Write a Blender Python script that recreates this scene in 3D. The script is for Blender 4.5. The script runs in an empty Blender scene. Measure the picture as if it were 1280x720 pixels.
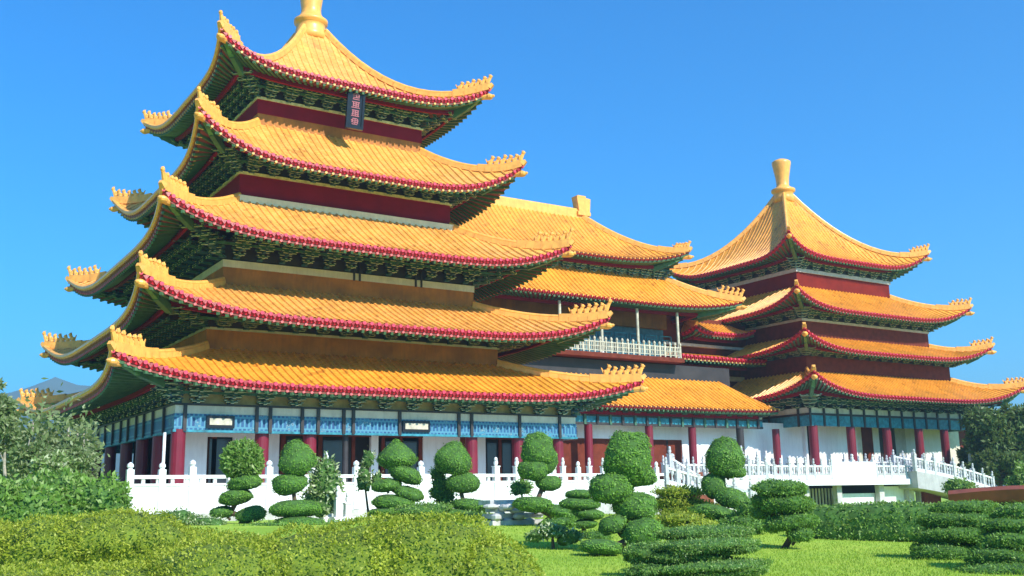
import bpy, math, random
import numpy as np
from mathutils import Vector, Matrix
R = math.radians
PI = math.pi
rng = np.random.default_rng(7)
random.seed(7)
SC = bpy.context.scene
COL = SC.collection

# ------------------------------------------------------------------ camera
F_PX, PITCH, YAW, ROLL = 1288.878, 0.1991395, 1.0006256, -0.0175856
_d = Vector((math.cos(YAW)*math.cos(PITCH), math.sin(YAW)*math.cos(PITCH), math.sin(PITCH)))
_r = Vector((math.sin(YAW), -math.cos(YAW), 0))
_u = _r.cross(_d)
IX = _r*math.cos(ROLL)+_u*math.sin(ROLL)
IY = -_r*math.sin(ROLL)+_u*math.cos(ROLL)
cam = bpy.data.objects.new('camera', bpy.data.cameras.new('camera'))
COL.objects.link(cam)
cam.matrix_world = Matrix(((IX.x, IY.x, -_d.x, 0), (IX.y, IY.y, -_d.y, 0), (IX.z, IY.z, -_d.z, 0), (0, 0, 0, 1)))
cam.data.sensor_width = 36
cam.data.lens = F_PX/1280*36
cam.data.clip_start = .1
cam.data.clip_end = 20000
SC.camera = cam

# ------------------------------------------------------------------ world, sun, exposure
SUN_EL = R(37)
_s = Vector((.20, -.98, 0)).normalized()              # horizontal direction towards the sun
SUN_AZ = math.atan2(_s.x, _s.y)                       # clockwise from +Y
w = bpy.data.worlds.new('World'); SC.world = w; w.use_nodes = True
nt = w.node_tree
sky = nt.nodes.new('ShaderNodeTexSky'); sky.sky_type = 'NISHITA'; sky.sun_disc = False
sky.sun_elevation = SUN_EL; sky.sun_rotation = SUN_AZ
sky.air_density = 1.0; sky.dust_density = 1.0; sky.ozone_density = 3.0; sky.altitude = 100
hsv = nt.nodes.new('ShaderNodeHueSaturation'); hsv.inputs['Saturation'].default_value = 1.3
hsv.inputs['Hue'].default_value = 0.492
nt.links.new(sky.outputs[0], hsv.inputs['Color'])
bg = nt.nodes['Background']; bg.inputs['Strength'].default_value = 0.15
tint = nt.nodes.new('ShaderNodeMix'); tint.data_type = 'RGBA'; tint.blend_type = 'MULTIPLY'; tint.inputs[0].default_value = 1
tint.inputs[7].default_value = (.12, .61, .90, 1)
nt.links.new(hsv.outputs[0], tint.inputs[6])
nt.links.new(tint.outputs[2], bg.inputs['Color'])
sl = bpy.data.lights.new('sun', 'SUN'); sl.energy = 4.1; sl.angle = R(.5); sl.color = (1, .95, .87)
so = bpy.data.objects.new('sun', sl); COL.objects.link(so)
sdir = Vector((_s.x*math.cos(SUN_EL), _s.y*math.cos(SUN_EL), math.sin(SUN_EL)))
so.rotation_euler = sdir.to_track_quat('Z', 'Y').to_euler()
so.location = (0, 0, 60)
SC.view_settings.view_transform = 'Standard'; SC.view_settings.look = 'None'
SC.view_settings.gamma = 1; SC.view_settings.exposure = 0.94; SC.view_settings.use_curve_mapping = False

# ------------------------------------------------------------------ helpers
def ray(px, py):
    v = IX*(px-640)+IY*(360-py)+_d*F_PX
    return v
def atd(px, py, dist):                                # point at a horizontal distance
    v = ray(px, py); return v*(dist/math.hypot(v.x, v.y))
def aty(px, py, y):
    v = ray(px, py); return v*(y/v.y)
def gz(x, y):                                         # height of the ground
    def ss(a, b, t):
        t = min(1, max(0, (t-a)/(b-a))); return t*t*(3-2*t)
    z = -2.0+1.0*ss(22, 46, y)*(1-ss(30, 60, x))
    z += .05*math.sin(x*.31+y*.17)*math.sin(y*.23)
    if y > 130 or x > 150: z -= .02*max(y-130, x-150, 0)*0
    return z
def atg(px, py):                                      # point where the ray meets the ground
    v = ray(px, py); z = -2.
    for i in range(30):
        p = v*(z/v.z); z = .5*z+.5*gz(p.x, p.y)
    p = v*(z/v.z); return Vector((p.x, p.y, gz(p.x, p.y)))

def setp(o, label=None, cat=None, group=None, kind=None):
    if label: o['label'] = label
    if cat: o['category'] = cat
    if group: o['group'] = group
    if kind: o['kind'] = kind
    return o
def empty(name, loc, label=None, cat=None, group=None):
    o = bpy.data.objects.new(name, None); COL.objects.link(o); o.location = loc
    o.empty_display_size = .5
    return setp(o, label, cat, group)
def wloc(o):
    v = Vector((0, 0, 0))
    while o is not None:
        v += o.location; o = o.parent
    return v

class MB:
    def __init__(s): s.v = []; s.f = []; s.m = []; s.uv = None; s.smooth = False
    def add(s, vs, fs, mi=0):
        n = len(s.v); s.v += [tuple(v) for v in vs]
        s.f += [tuple(i+n for i in f) for f in fs]; s.m += [mi]*len(fs)
    def box(s, x0, x1, y0, y1, z0, z1, mi=0):
        s.add([(x0,y0,z0),(x1,y0,z0),(x1,y1,z0),(x0,y1,z0),(x0,y0,z1),(x1,y0,z1),(x1,y1,z1),(x0,y1,z1)],
              [(3,2,1,0),(4,5,6,7),(0,1,5,4),(1,2,6,5),(2,3,7,6),(3,0,4,7)], mi)
    def bar(s, a, b, wd, h, mi=0, up=Vector((0,0,1)), taper=1.):
        a = Vector(a); b = Vector(b); d = (b-a)
        if d.length < 1e-6: return
        d.normalize(); sd = d.cross(up)
        if sd.length < 1e-4: sd = Vector((1,0,0))
        sd.normalize(); u = sd.cross(d)
        vs = []
        for p, t in ((a, 1), (b, taper)):
            for i, j in ((-1,-1),(1,-1),(1,1),(-1,1)):
                vs.append(p+sd*(i*wd/2*t)+u*(j*h/2*t))
        s.add(vs, [(3,2,1,0),(4,5,6,7),(0,1,5,4),(1,2,6,5),(2,3,7,6),(3,0,4,7)], mi)
    def cyl(s, a, b, r0, r1=None, n=10, mi=0, caps=True):
        a = Vector(a); b = Vector(b); r1 = r0 if r1 is None else r1
        d = (b-a).normalized(); t = Vector((0,0,1)) if abs(d.z) < .9 else Vector((1,0,0))
        e1 = d.cross(t).normalized(); e2 = d.cross(e1)
        vs = []
        for p, r in ((a, r0), (b, r1)):
            for k in range(n):
                an = 2*PI*k/n; vs.append(p+e1*(r*math.cos(an))+e2*(r*math.sin(an)))
        fs = [(k, (k+1) % n, n+(k+1) % n, n+k) for k in range(n)]
        if caps: fs += [tuple(range(n-1,-1,-1)), tuple(range(n, 2*n))]
        s.add(vs, fs, mi)
    def lathe(s, c, prof, n=20, mi=0, sq=None):
        c = Vector(c); vs = []
        for r, z in prof:
            for k in range(n):
                an = 2*PI*k/n; vs.append((c.x+r*math.cos(an), c.y+r*math.sin(an), c.z+z))
        fs = []
        for i in range(len(prof)-1):
            for k in range(n):
                fs.append((i*n+k, i*n+(k+1) % n, (i+1)*n+(k+1) % n, (i+1)*n+k))
        fs += [tuple(range(n-1,-1,-1)), tuple(range((len(prof)-1)*n, len(prof)*n))]
        s.add(vs, fs, mi)
    def ball(s, c, rx, ry, rz, n=8, m=5, mi=0):
        prof = []; vs = []; fs = []
        for i in range(m+1):
            th = -PI/2+PI*i/m
            for k in range(n):
                an = 2*PI*k/n
                vs.append((c[0]+rx*math.cos(th)*math.cos(an), c[1]+ry*math.cos(th)*math.sin(an), c[2]+rz*math.sin(th)))
        for i in range(m):
            for k in range(n):
                fs.append((i*n+k, i*n+(k+1) % n, (i+1)*n+(k+1) % n, (i+1)*n+k))
        s.add(vs, fs, mi)
    def build(s, name, mats, parent=None, smooth=False, off=None, uv=None):
        me = bpy.data.meshes.new(name)
        if parent is not None: o0 = wloc(parent)
        elif off is not None: o0 = Vector(off)
        else: o0 = Vector((0,0,0))
        me.from_pydata([(v[0]-o0.x, v[1]-o0.y, v[2]-o0.z) for v in s.v], [], s.f)
        if not isinstance(mats, (list, tuple)): mats = [mats]
        for m in mats: me.materials.append(m)
        me.polygons.foreach_set('material_index', s.m)
        if smooth: me.polygons.foreach_set('use_smooth', [True]*len(s.f))
        if uv is not None:
            l = me.uv_layers.new(name='UVMap')
            li = np.zeros(len(me.loops), dtype=np.int32); me.loops.foreach_get('vertex_index', li)
            l.data.foreach_set('uv', np.asarray(uv, dtype=np.float32)[li].ravel())
        me.update()
        o = bpy.data.objects.new(name, me); COL.objects.link(o)
        if parent is not None: o.parent = parent
        elif off is not None: o.location = off
        return o

# ------------------------------------------------------------------ materials
def newmat(name):
    m = bpy.data.materials.new(name); m.use_nodes = True
    return m, m.node_tree, m.node_tree.nodes['Principled BSDF']
def N(t, kind, **kw):
    n = t.nodes.new(kind)
    for k, v in kw.items(): setattr(n, k, v)
    return n
def ramp(t, fac, stops):
    r = N(t, 'ShaderNodeValToRGB'); t.links.new(fac, r.inputs[0])
    els = r.color_ramp.elements
    while len(els) < len(stops): els.new(.5)
    for e, (p, c) in zip(els, stops):
        e.position = p; e.color = (c[0], c[1], c[2], 1)
    return r.outputs[0]
def mix(t, fac, a, b, mode='MIX'):
    m = N(t, 'ShaderNodeMix', data_type='RGBA', blend_type=mode)
    for sock, val in ((m.inputs[0], fac), (m.inputs[6], a), (m.inputs[7], b)):
        if isinstance(val, (int, float)): sock.default_value = val
        elif isinstance(val, tuple): sock.default_value = (*val[:3], 1)
        else: t.links.new(val, sock)
    return m.outputs[2]
def noise(t, scale, detail=3, vec=None, rough=.55):
    n = N(t, 'ShaderNodeTexNoise'); n.inputs['Scale'].default_value = scale; n.inputs['Detail'].default_value = detail
    n.inputs['Roughness'].default_value = rough
    if vec is not None: t.links.new(vec, n.inputs['Vector'])
    return n.outputs['Fac']
def coord(t): return N(t, 'ShaderNodeTexCoord').outputs['Object']
def math_(t, op, a, b=None):
    m = N(t, 'ShaderNodeMath', operation=op)
    for i, v in enumerate((a, b)):
        if v is None: continue
        if isinstance(v, (int, float)): m.inputs[i].default_value = v
        else: t.links.new(v, m.inputs[i])
    return m.outputs[0]
def bump(t, bs, h, strength=.3, dist=.05):
    b = N(t, 'ShaderNodeBump'); b.inputs['Strength'].default_value = strength; b.inputs['Distance'].default_value = dist
    t.links.new(h, b.inputs['Height']); t.links.new(b.outputs[0], bs.inputs['Normal'])

def paint(name, c, rough=.5, var=.25, scale=1.3, spec=.4, dirt=0., metal=0.):
    m, t, b = newmat(name); co = coord(t)
    f = noise(t, scale, 5, co)
    lo = tuple(x*(1-var) for x in c); hi = tuple(min(1, x*(1+var)) for x in c)
    col = ramp(t, f, [(.3, lo), (.7, hi)])
    if dirt:
        mp = N(t, 'ShaderNodeMapping'); mp.inputs['Scale'].default_value = (2.5, 2.5, .35)
        t.links.new(co, mp.inputs[0])
        f2 = noise(t, 1.6, 6, mp.outputs[0], .7)
        k = ramp(t, f2, [(.45, (0,0,0)), (.75, (dirt,dirt,dirt))])
        col = mix(t, k, col, tuple(x*.35+.02 for x in c))
    t.links.new(col, b.inputs['Base Color'])
    b.inputs['Roughness'].default_value = rough; b.inputs['Specular IOR Level'].default_value = spec
    bump(t, b, noise(t, scale*12, 4, co), .15, .02)
    return m

def tile_mat(name, c, c2, rough=.30):
    m, t, b = newmat(name)
    uv = N(t, 'ShaderNodeTexCoord').outputs['UV']
    sep = N(t, 'ShaderNodeSeparateXYZ'); t.links.new(uv, sep.inputs[0])
    row = math_(t, 'FRACT', math_(t, 'MULTIPLY', sep.outputs['Y'], 2.6))
    cell = N(t, 'ShaderNodeTexWhiteNoise', noise_dimensions='2D')
    cmb = N(t, 'ShaderNodeCombineXYZ')
    t.links.new(math_(t, 'FLOOR', math_(t, 'MULTIPLY', sep.outputs['X'], 1.852)), cmb.inputs[0])
    t.links.new(math_(t, 'FLOOR', math_(t, 'MULTIPLY', sep.outputs['Y'], 2.6)), cmb.inputs[1])
    t.links.new(cmb.outputs[0], cell.inputs['Vector'])
    col = mix(t, cell.outputs['Value'], c, c2)
    odd = ramp(t, cell.outputs['Value'], [(.0, (.62,.50,.42)), (.07, (1,1,1)), (.93, (1,1,1)), (1, (1.15,1.22,1.35))])
    col = mix(t, .9, col, odd, 'MULTIPLY')
    mp = N(t, 'ShaderNodeMapping'); mp.inputs['Scale'].default_value = (1.6, .18, 1); t.links.new(uv, mp.inputs[0])
    stk = ramp(t, noise(t, 1.3, 6, mp.outputs[0], .7), [(.36, (.66,.60,.55)), (.52, (1,1,1))])
    col = mix(t, .42, col, stk, 'MULTIPLY')
    big = ramp(t, noise(t, .45, 5, coord(t)), [(.35, (.78,.78,.78)), (.65, (1.08,1.05,1.0))])
    col = mix(t, .8, col, big, 'MULTIPLY')
    joint = ramp(t, row, [(0, (.45,.4,.35)), (.14, (1,1,1)), (1, (1,1,1))])
    col = mix(t, .75, col, joint, 'MULTIPLY')
    t.links.new(col, b.inputs['Base Color'])
    rr = ramp(t, noise(t, 3, 4, coord(t)), [(.3, (rough-.08,)*3), (.7, (rough+.15,)*3)])
    t.links.new(rr, b.inputs['Roughness'])
    b.inputs['Specular IOR Level'].default_value = .45
    bump(t, b, row, .5, .05)
    return m

M = {}
M['tile'] = tile_mat('glazed_yellow_tile', (.90,.43,.105), (.80,.345,.06))
M['tile_low'] = tile_mat('glazed_orange_tile', (.91,.395,.045), (.81,.32,.03))
M['tile_far'] = tile_mat('glazed_amber_tile', (.87,.375,.045), (.77,.31,.03))
M['tile_pale'] = tile_mat('glazed_pale_tile', (.86,.58,.26), (.82,.50,.18), .2)
M['ridge'] = paint('glazed_ridge', (.88,.41,.085), .35, .15, 2, dirt=.3)
M['ridge_pale'] = paint('pale_ridge_mortar', (.83,.68,.46), .5, .1, 2, dirt=.2)
M['crimson'] = paint('crimson_tile_end', (.55,.012,.03), .35, .2, 3)
M['pinkend'] = paint('pink_rafter_end', (.62,.13,.13), .45, .2, 3)
M['discend'] = paint('crimson_tile_disc', (.66,.055,.10), .35, .25, 3)
M['maroon_dk'] = paint('dark_maroon_wall', (.16,.014,.008), .8, .2, .8, spec=.12)
M['goldend'] = paint('ochre_rafter_end', (.62,.40,.12), .45, .25, 3)
M['greenraft'] = paint('green_rafter', (.06,.14,.06), .5, .3, 2)
M['soffit'] = paint('maroon_soffit', (.22,.05,.03), .6, .3, 1.5)
M['br_green'] = paint('bracket_green', (.05,.13,.08), .5, .4, 2.5)
M['br_blue'] = paint('bracket_blue', (.04,.10,.13), .5, .4, 2.5)
M['br_pale'] = paint('bracket_gilt', (.66,.60,.36), .45, .3, 3)
M['maroon'] = paint('maroon_band', (.22,.007,.018), .7, .15, .8, spec=.15)
M['brown'] = paint('brown_fascia', (.42,.15,.025), .75, .3, .7, dirt=.5)
M['tanbrown'] = paint('dull_brown_fascia', (.24,.09,.02), .8, .3, .7, dirt=.5, spec=.15)
M['tan'] = paint('tan_panel', (.55,.38,.17), .5, .25, 2)
M['cream'] = paint('cream_panel', (.66,.60,.48), .55, .12, 1.5, dirt=.3)
M['railcream'] = paint('aged_cream_rail', (.52,.48,.36), .6, .25, 3, dirt=.5)
M['carved'] = paint('carved_grey_marble', (.50,.51,.52), .6, .2, 4, dirt=.55)
M['greyband'] = paint('grey_band', (.5,.48,.46), .5, .15, 2, dirt=.3)
M['white'] = paint('white_wall', (.78,.77,.76), .6, .06, .5, dirt=.22)
M['marble'] = paint('white_marble', (.80,.80,.79), .45, .08, 1.2, dirt=.3)
M['column'] = paint('red_column', (.17,.008,.022), .4, .15, .9, spec=.5)
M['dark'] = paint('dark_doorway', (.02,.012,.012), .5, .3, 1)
M['doorwood'] = paint('dark_red_door', (.14,.028,.014), .75, .3, 1.5, spec=.15)
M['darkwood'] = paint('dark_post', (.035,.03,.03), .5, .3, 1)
M['stone'] = paint('grey_stone', (.48,.47,.44), .8, .3, 2, dirt=.4)
M['greysteel'] = paint('grey_concrete', (.42,.42,.41), .7, .15, .8, dirt=.4)
M['redbrown'] = paint('red_brown_roof', (.22,.055,.025), .6, .25, 1.2, dirt=.4)
M['bark'] = paint('bark', (.10,.065,.04), .9, .4, 5)
M['palebark'] = paint('pale_bark', (.36,.32,.26), .85, .35, 5)
M['glass'] = paint('dark_window', (.03,.035,.045), .12, .2, 1, spec=.6)
M['black'] = paint('black_plaque', (.012,.012,.018), .25, .2, 2)
M['gildtext'] = paint('pink_gilt_lettering', (.36,.11,.13), .4, .2, 3)
M['jade'] = paint('green_corner_carving', (.09,.22,.06), .4, .4, 3)

def blue_mat():
    m, t, b = newmat('blue_painted_beam'); co = coord(t)
    mp = N(t, 'ShaderNodeMapping'); mp.inputs['Rotation'].default_value = (R(90), 0, 0)
    t.links.new(co, mp.inputs[0])
    br = N(t, 'ShaderNodeTexBrick'); t.links.new(mp.outputs[0], br.inputs['Vector'])
    br.inputs['Scale'].default_value = 1
    br.inputs['Brick Width'].default_value = .27; br.inputs['Row Height'].default_value = .62
    br.inputs['Mortar Size'].default_value = .055; br.offset = .5
    br.inputs['Color1'].default_value = (.02,.12,.25,1); br.inputs['Color2'].default_value = (.012,.055,.16,1)
    br.inputs['Mortar'].default_value = (.07,.24,.34,1)
    big = N(t, 'ShaderNodeTexVoronoi', feature='F1'); big.inputs['Scale'].default_value = 1.1
    t.links.new(co, big.inputs['Vector'])
    sw = ramp(t, big.outputs['Distance'], [(.28, (1,1,1)), (.34, (0,0,0))])
    v2 = N(t, 'ShaderNodeTexVoronoi'); v2.inputs['Scale'].default_value = 5; t.links.new(co, v2.inputs['Vector'])
    fl = ramp(t, v2.outputs['Distance'], [(.2, (.02,.07,.19)), (.34, (.2,.34,.34)), (.5, (.025,.14,.26)), (.8, (.06,.26,.36))])
    t.links.new(mix(t, sw, br.outputs['Color'], fl), b.inputs['Base Color'])
    b.inputs['Roughness'].default_value = .45
    return m
M['blue'] = blue_mat()
M['teal'] = paint('teal_painted_beam', (.03,.21,.27), .45, .45, 3)

def leaf_mat(name, c1, c2, c3=None, trans=.25, rough=.45, patch=.5):
    m, t, b = newmat(name)
    g = N(t, 'ShaderNodeNewGeometry')
    st = [(0, c1), (.6, c2)] + ([(1, c3)] if c3 else [])
    col = ramp(t, g.outputs['Random Per Island'], st)
    pt = ramp(t, noise(t, 1.1, 4, coord(t)), [(.35, (.62,.66,.6)), (.65, (1.15,1.1,1.0))])
    col = mix(t, patch, col, pt, 'MULTIPLY')
    t.links.new(col, b.inputs['Base Color']); b.inputs['Roughness'].default_value = rough
    b.inputs['Specular IOR Level'].default_value = .3
    tr = N(t, 'ShaderNodeBsdfTranslucent')
    t.links.new(mix(t, .5, col, (.25,.30,.03)), tr.inputs[0])
    ms = N(t, 'ShaderNodeMixShader'); ms.inputs[0].default_value = trans
    t.links.new(b.outputs[0], ms.inputs[1]); t.links.new(tr.outputs[0], ms.inputs[2])
    t.links.new(ms.outputs[0], t.nodes['Material Output'].inputs['Surface'])
    return m
M['lf_top'] = leaf_mat('topiary_leaf', (.155,.34,.045), (.215,.45,.06), (.28,.52,.08), .48, patch=.2)
M['lf_dk'] = leaf_mat('dark_leaf', (.125,.27,.04), (.20,.40,.06), (.30,.50,.10), .45, patch=.3)
M['lf_yel'] = leaf_mat('yellow_green_leaf', (.29,.38,.03), (.47,.54,.05), (.62,.65,.11), .5)
M['lf_big'] = leaf_mat('broad_leaf', (.14,.30,.045), (.25,.44,.08), (.44,.58,.22), .45)
M['lf_vari'] = leaf_mat('variegated_leaf', (.12,.22,.05), (.25,.36,.12), (.7,.72,.5))
M['lf_tree'] = leaf_mat('tree_leaf', (.13,.21,.07), (.25,.34,.13), (.42,.48,.28), .45)
M['lf_far'] = leaf_mat('far_tree_leaf', (.06,.11,.03), (.11,.18,.05), (.18,.25,.09), .35)
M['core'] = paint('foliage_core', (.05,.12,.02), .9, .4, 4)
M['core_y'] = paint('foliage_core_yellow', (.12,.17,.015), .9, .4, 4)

def lawn_mat():
    m, t, b = newmat('lawn_grass'); co = coord(t)
    a = noise(t, .25, 5, co); f = noise(t, 9, 6, co, .7)
    c = ramp(t, f, [(.3, (.27,.41,.04)), (.7, (.40,.55,.075))])
    k = ramp(t, a, [(.36, (.72,.80,.70)), (.5, (1,1,1)), (.66, (1.16,1.04,1.05))])
    wn = ramp(t, noise(t, 1.3, 6, co, .75), [(.60, (1,1,1)), (.78, (1.05,.86,.8))])
    c = mix(t, .7, c, wn, 'MULTIPLY')
    t.links.new(mix(t, 1, c, k, 'MULTIPLY'), b.inputs['Base Color'])
    b.inputs['Roughness'].default_value = .85; b.inputs['Specular IOR Level'].default_value = .15
    bump(t, b, noise(t, 40, 5, co, .7), .6, .05)
    return m
M['lawn'] = lawn_mat()
M['grass'] = leaf_mat('grass_blade', (.27,.42,.035), (.38,.55,.06), (.46,.60,.09), .45, .6)
M['mount'] = paint('mountain_forest', (.06,.085,.06), .9, .35, .004)
M['pave'] = paint('paving', (.62,.60,.56), .8, .15, 1, dirt=.3)

# ------------------------------------------------------------------ ground
def ground():
    xs = sorted(set([-4600,-2500,-1000,-400,-200,-100]+list(np.arange(-60, 161, 2.))+[200,300,500,1000,2500,4600]))
    mb = MB()
    for y in xs:
        for x in xs: mb.v.append((x, y, gz(x, y)))
    n = len(xs)
    for j in range(n-1):
        for i in range(n-1):
            mb.f.append((j*n+i, j*n+i+1, (j+1)*n+i+1, (j+1)*n+i)); mb.m.append(0)
    o = mb.build('lawn', M['lawn'], smooth=True); setp(o, kind='structure')
ground()

# mountains far to the left
def mountains():
    mb = MB(); n = 90; m = 26
    for j in range(m):
        for i in range(n):
            px = -700+i*(2700/(n-1)); v = ray(px, 620); D = 1800+j*20
            p = v*(D/math.hypot(v.x, v.y))
            u = px/100
            h = .60*(325+52*math.exp(-((px-60)/46)**2)+58*math.exp(-((px-165)/48)**2)+4*math.sin(px*.21)+3*math.sin(px*.37+1)+35*math.sin(u*.55+1.1)-60*min(1, max(0, (px-260)/300))+7*math.sin(u*4.1)+5*math.sin(u*9.7+2))-75*min(1, max(0, (px-200)/260))
            t = j/(m-1); prof = math.sin(min(1, t*1.15)*PI/2) if t < .87 else 1-(t-.87)*2
            hz = h*prof*(1+.10*math.sin(px*.05+j*1.3)*math.sin(px*.021+j*.5)*(1-t))
            mb.v.append((p.x, p.y, -8+min(285, hz)))
    for j in range(m-1):
        for i in range(n-1):
            mb.f.append((j*n+i, j*n+i+1, (j+1)*n+i+1, (j+1)*n+i)); mb.m.append(0)
    o = mb.build('mountain', M['mount'], smooth=True); setp(o, kind='structure')
mountains()

def haze():
    mb = MB(); mb.box(-4700, 4700, -4700, 4700, -12, 300)
    m = bpy.data.materials.new('haze_air'); m.use_nodes = True; t = m.node_tree
    t.nodes.remove(t.nodes['Principled BSDF'])
    v = t.nodes.new('ShaderNodeVolumePrincipled'); v.inputs['Density'].default_value = .00042
    v.inputs['Color'].default_value = (.50, .84, 1, 1); v.inputs['Anisotropy'].default_value = .2
    t.links.new(v.outputs[0], t.nodes['Material Output'].inputs['Volume'])
    o = mb.build('haze', m); setp(o, kind='stuff')
haze()

# ------------------------------------------------------------------ roofs
SIDES = ('front', 'left', 'right', 'back')
class Roof:
    def __init__(s, eave, zmid, rise, top, ztop, p=1.25, flare=.7, n=4.9):
        s.e = list(eave); s.e[0] += flare; s.e[1] -= flare; s.e[2] += flare; s.e[3] -= flare
        s.t = top; s.zm = zmid; s.rise = rise; s.zt = ztop; s.p = p; s.fl = flare; s.n = n
    def spans(s, side):
        e, t = s.e, s.t
        if side in ('front', 'back'):
            a = (e[0], e[1], t[0], t[1]); b = (e[2], t[2]) if side == 'front' else (e[3], t[3])
        else:
            a = (e[2], e[3], t[2], t[3]); b = (e[0], t[0]) if side == 'left' else (e[1], t[1])
        return a, b
    def half(s, side, v):
        a, b = s.spans(side)
        m = (a[0]+a[1])/2*(1-v)+(a[2]+a[3])/2*v; h = (a[1]-a[0])/2*(1-v)+(a[3]-a[2])/2*v
        return m, h
    def pt(s, side, q, v, dz=0, out=0):
        """q in -1..1 along the side, v 0 eave .. 1 top"""
        a, b = s.spans(side); m, h = s.half(side, v)
        A = m+q*h; B = b[0]*(1-v)+b[1]*v
        k = abs(q)**s.n
        A += math.copysign(1, q)*s.fl*k*(1-v)
        sg = -1 if side in ('front', 'left') else 1
        B += sg*(s.fl*k*(1-v)+out)
        z = s.zm+s.rise*k*(1-v)**2+(s.zt-s.zm)*(v**s.p)+dz
        return Vector((A, B, z)) if side in ('front', 'back') else Vector((B, A, z))

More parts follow.
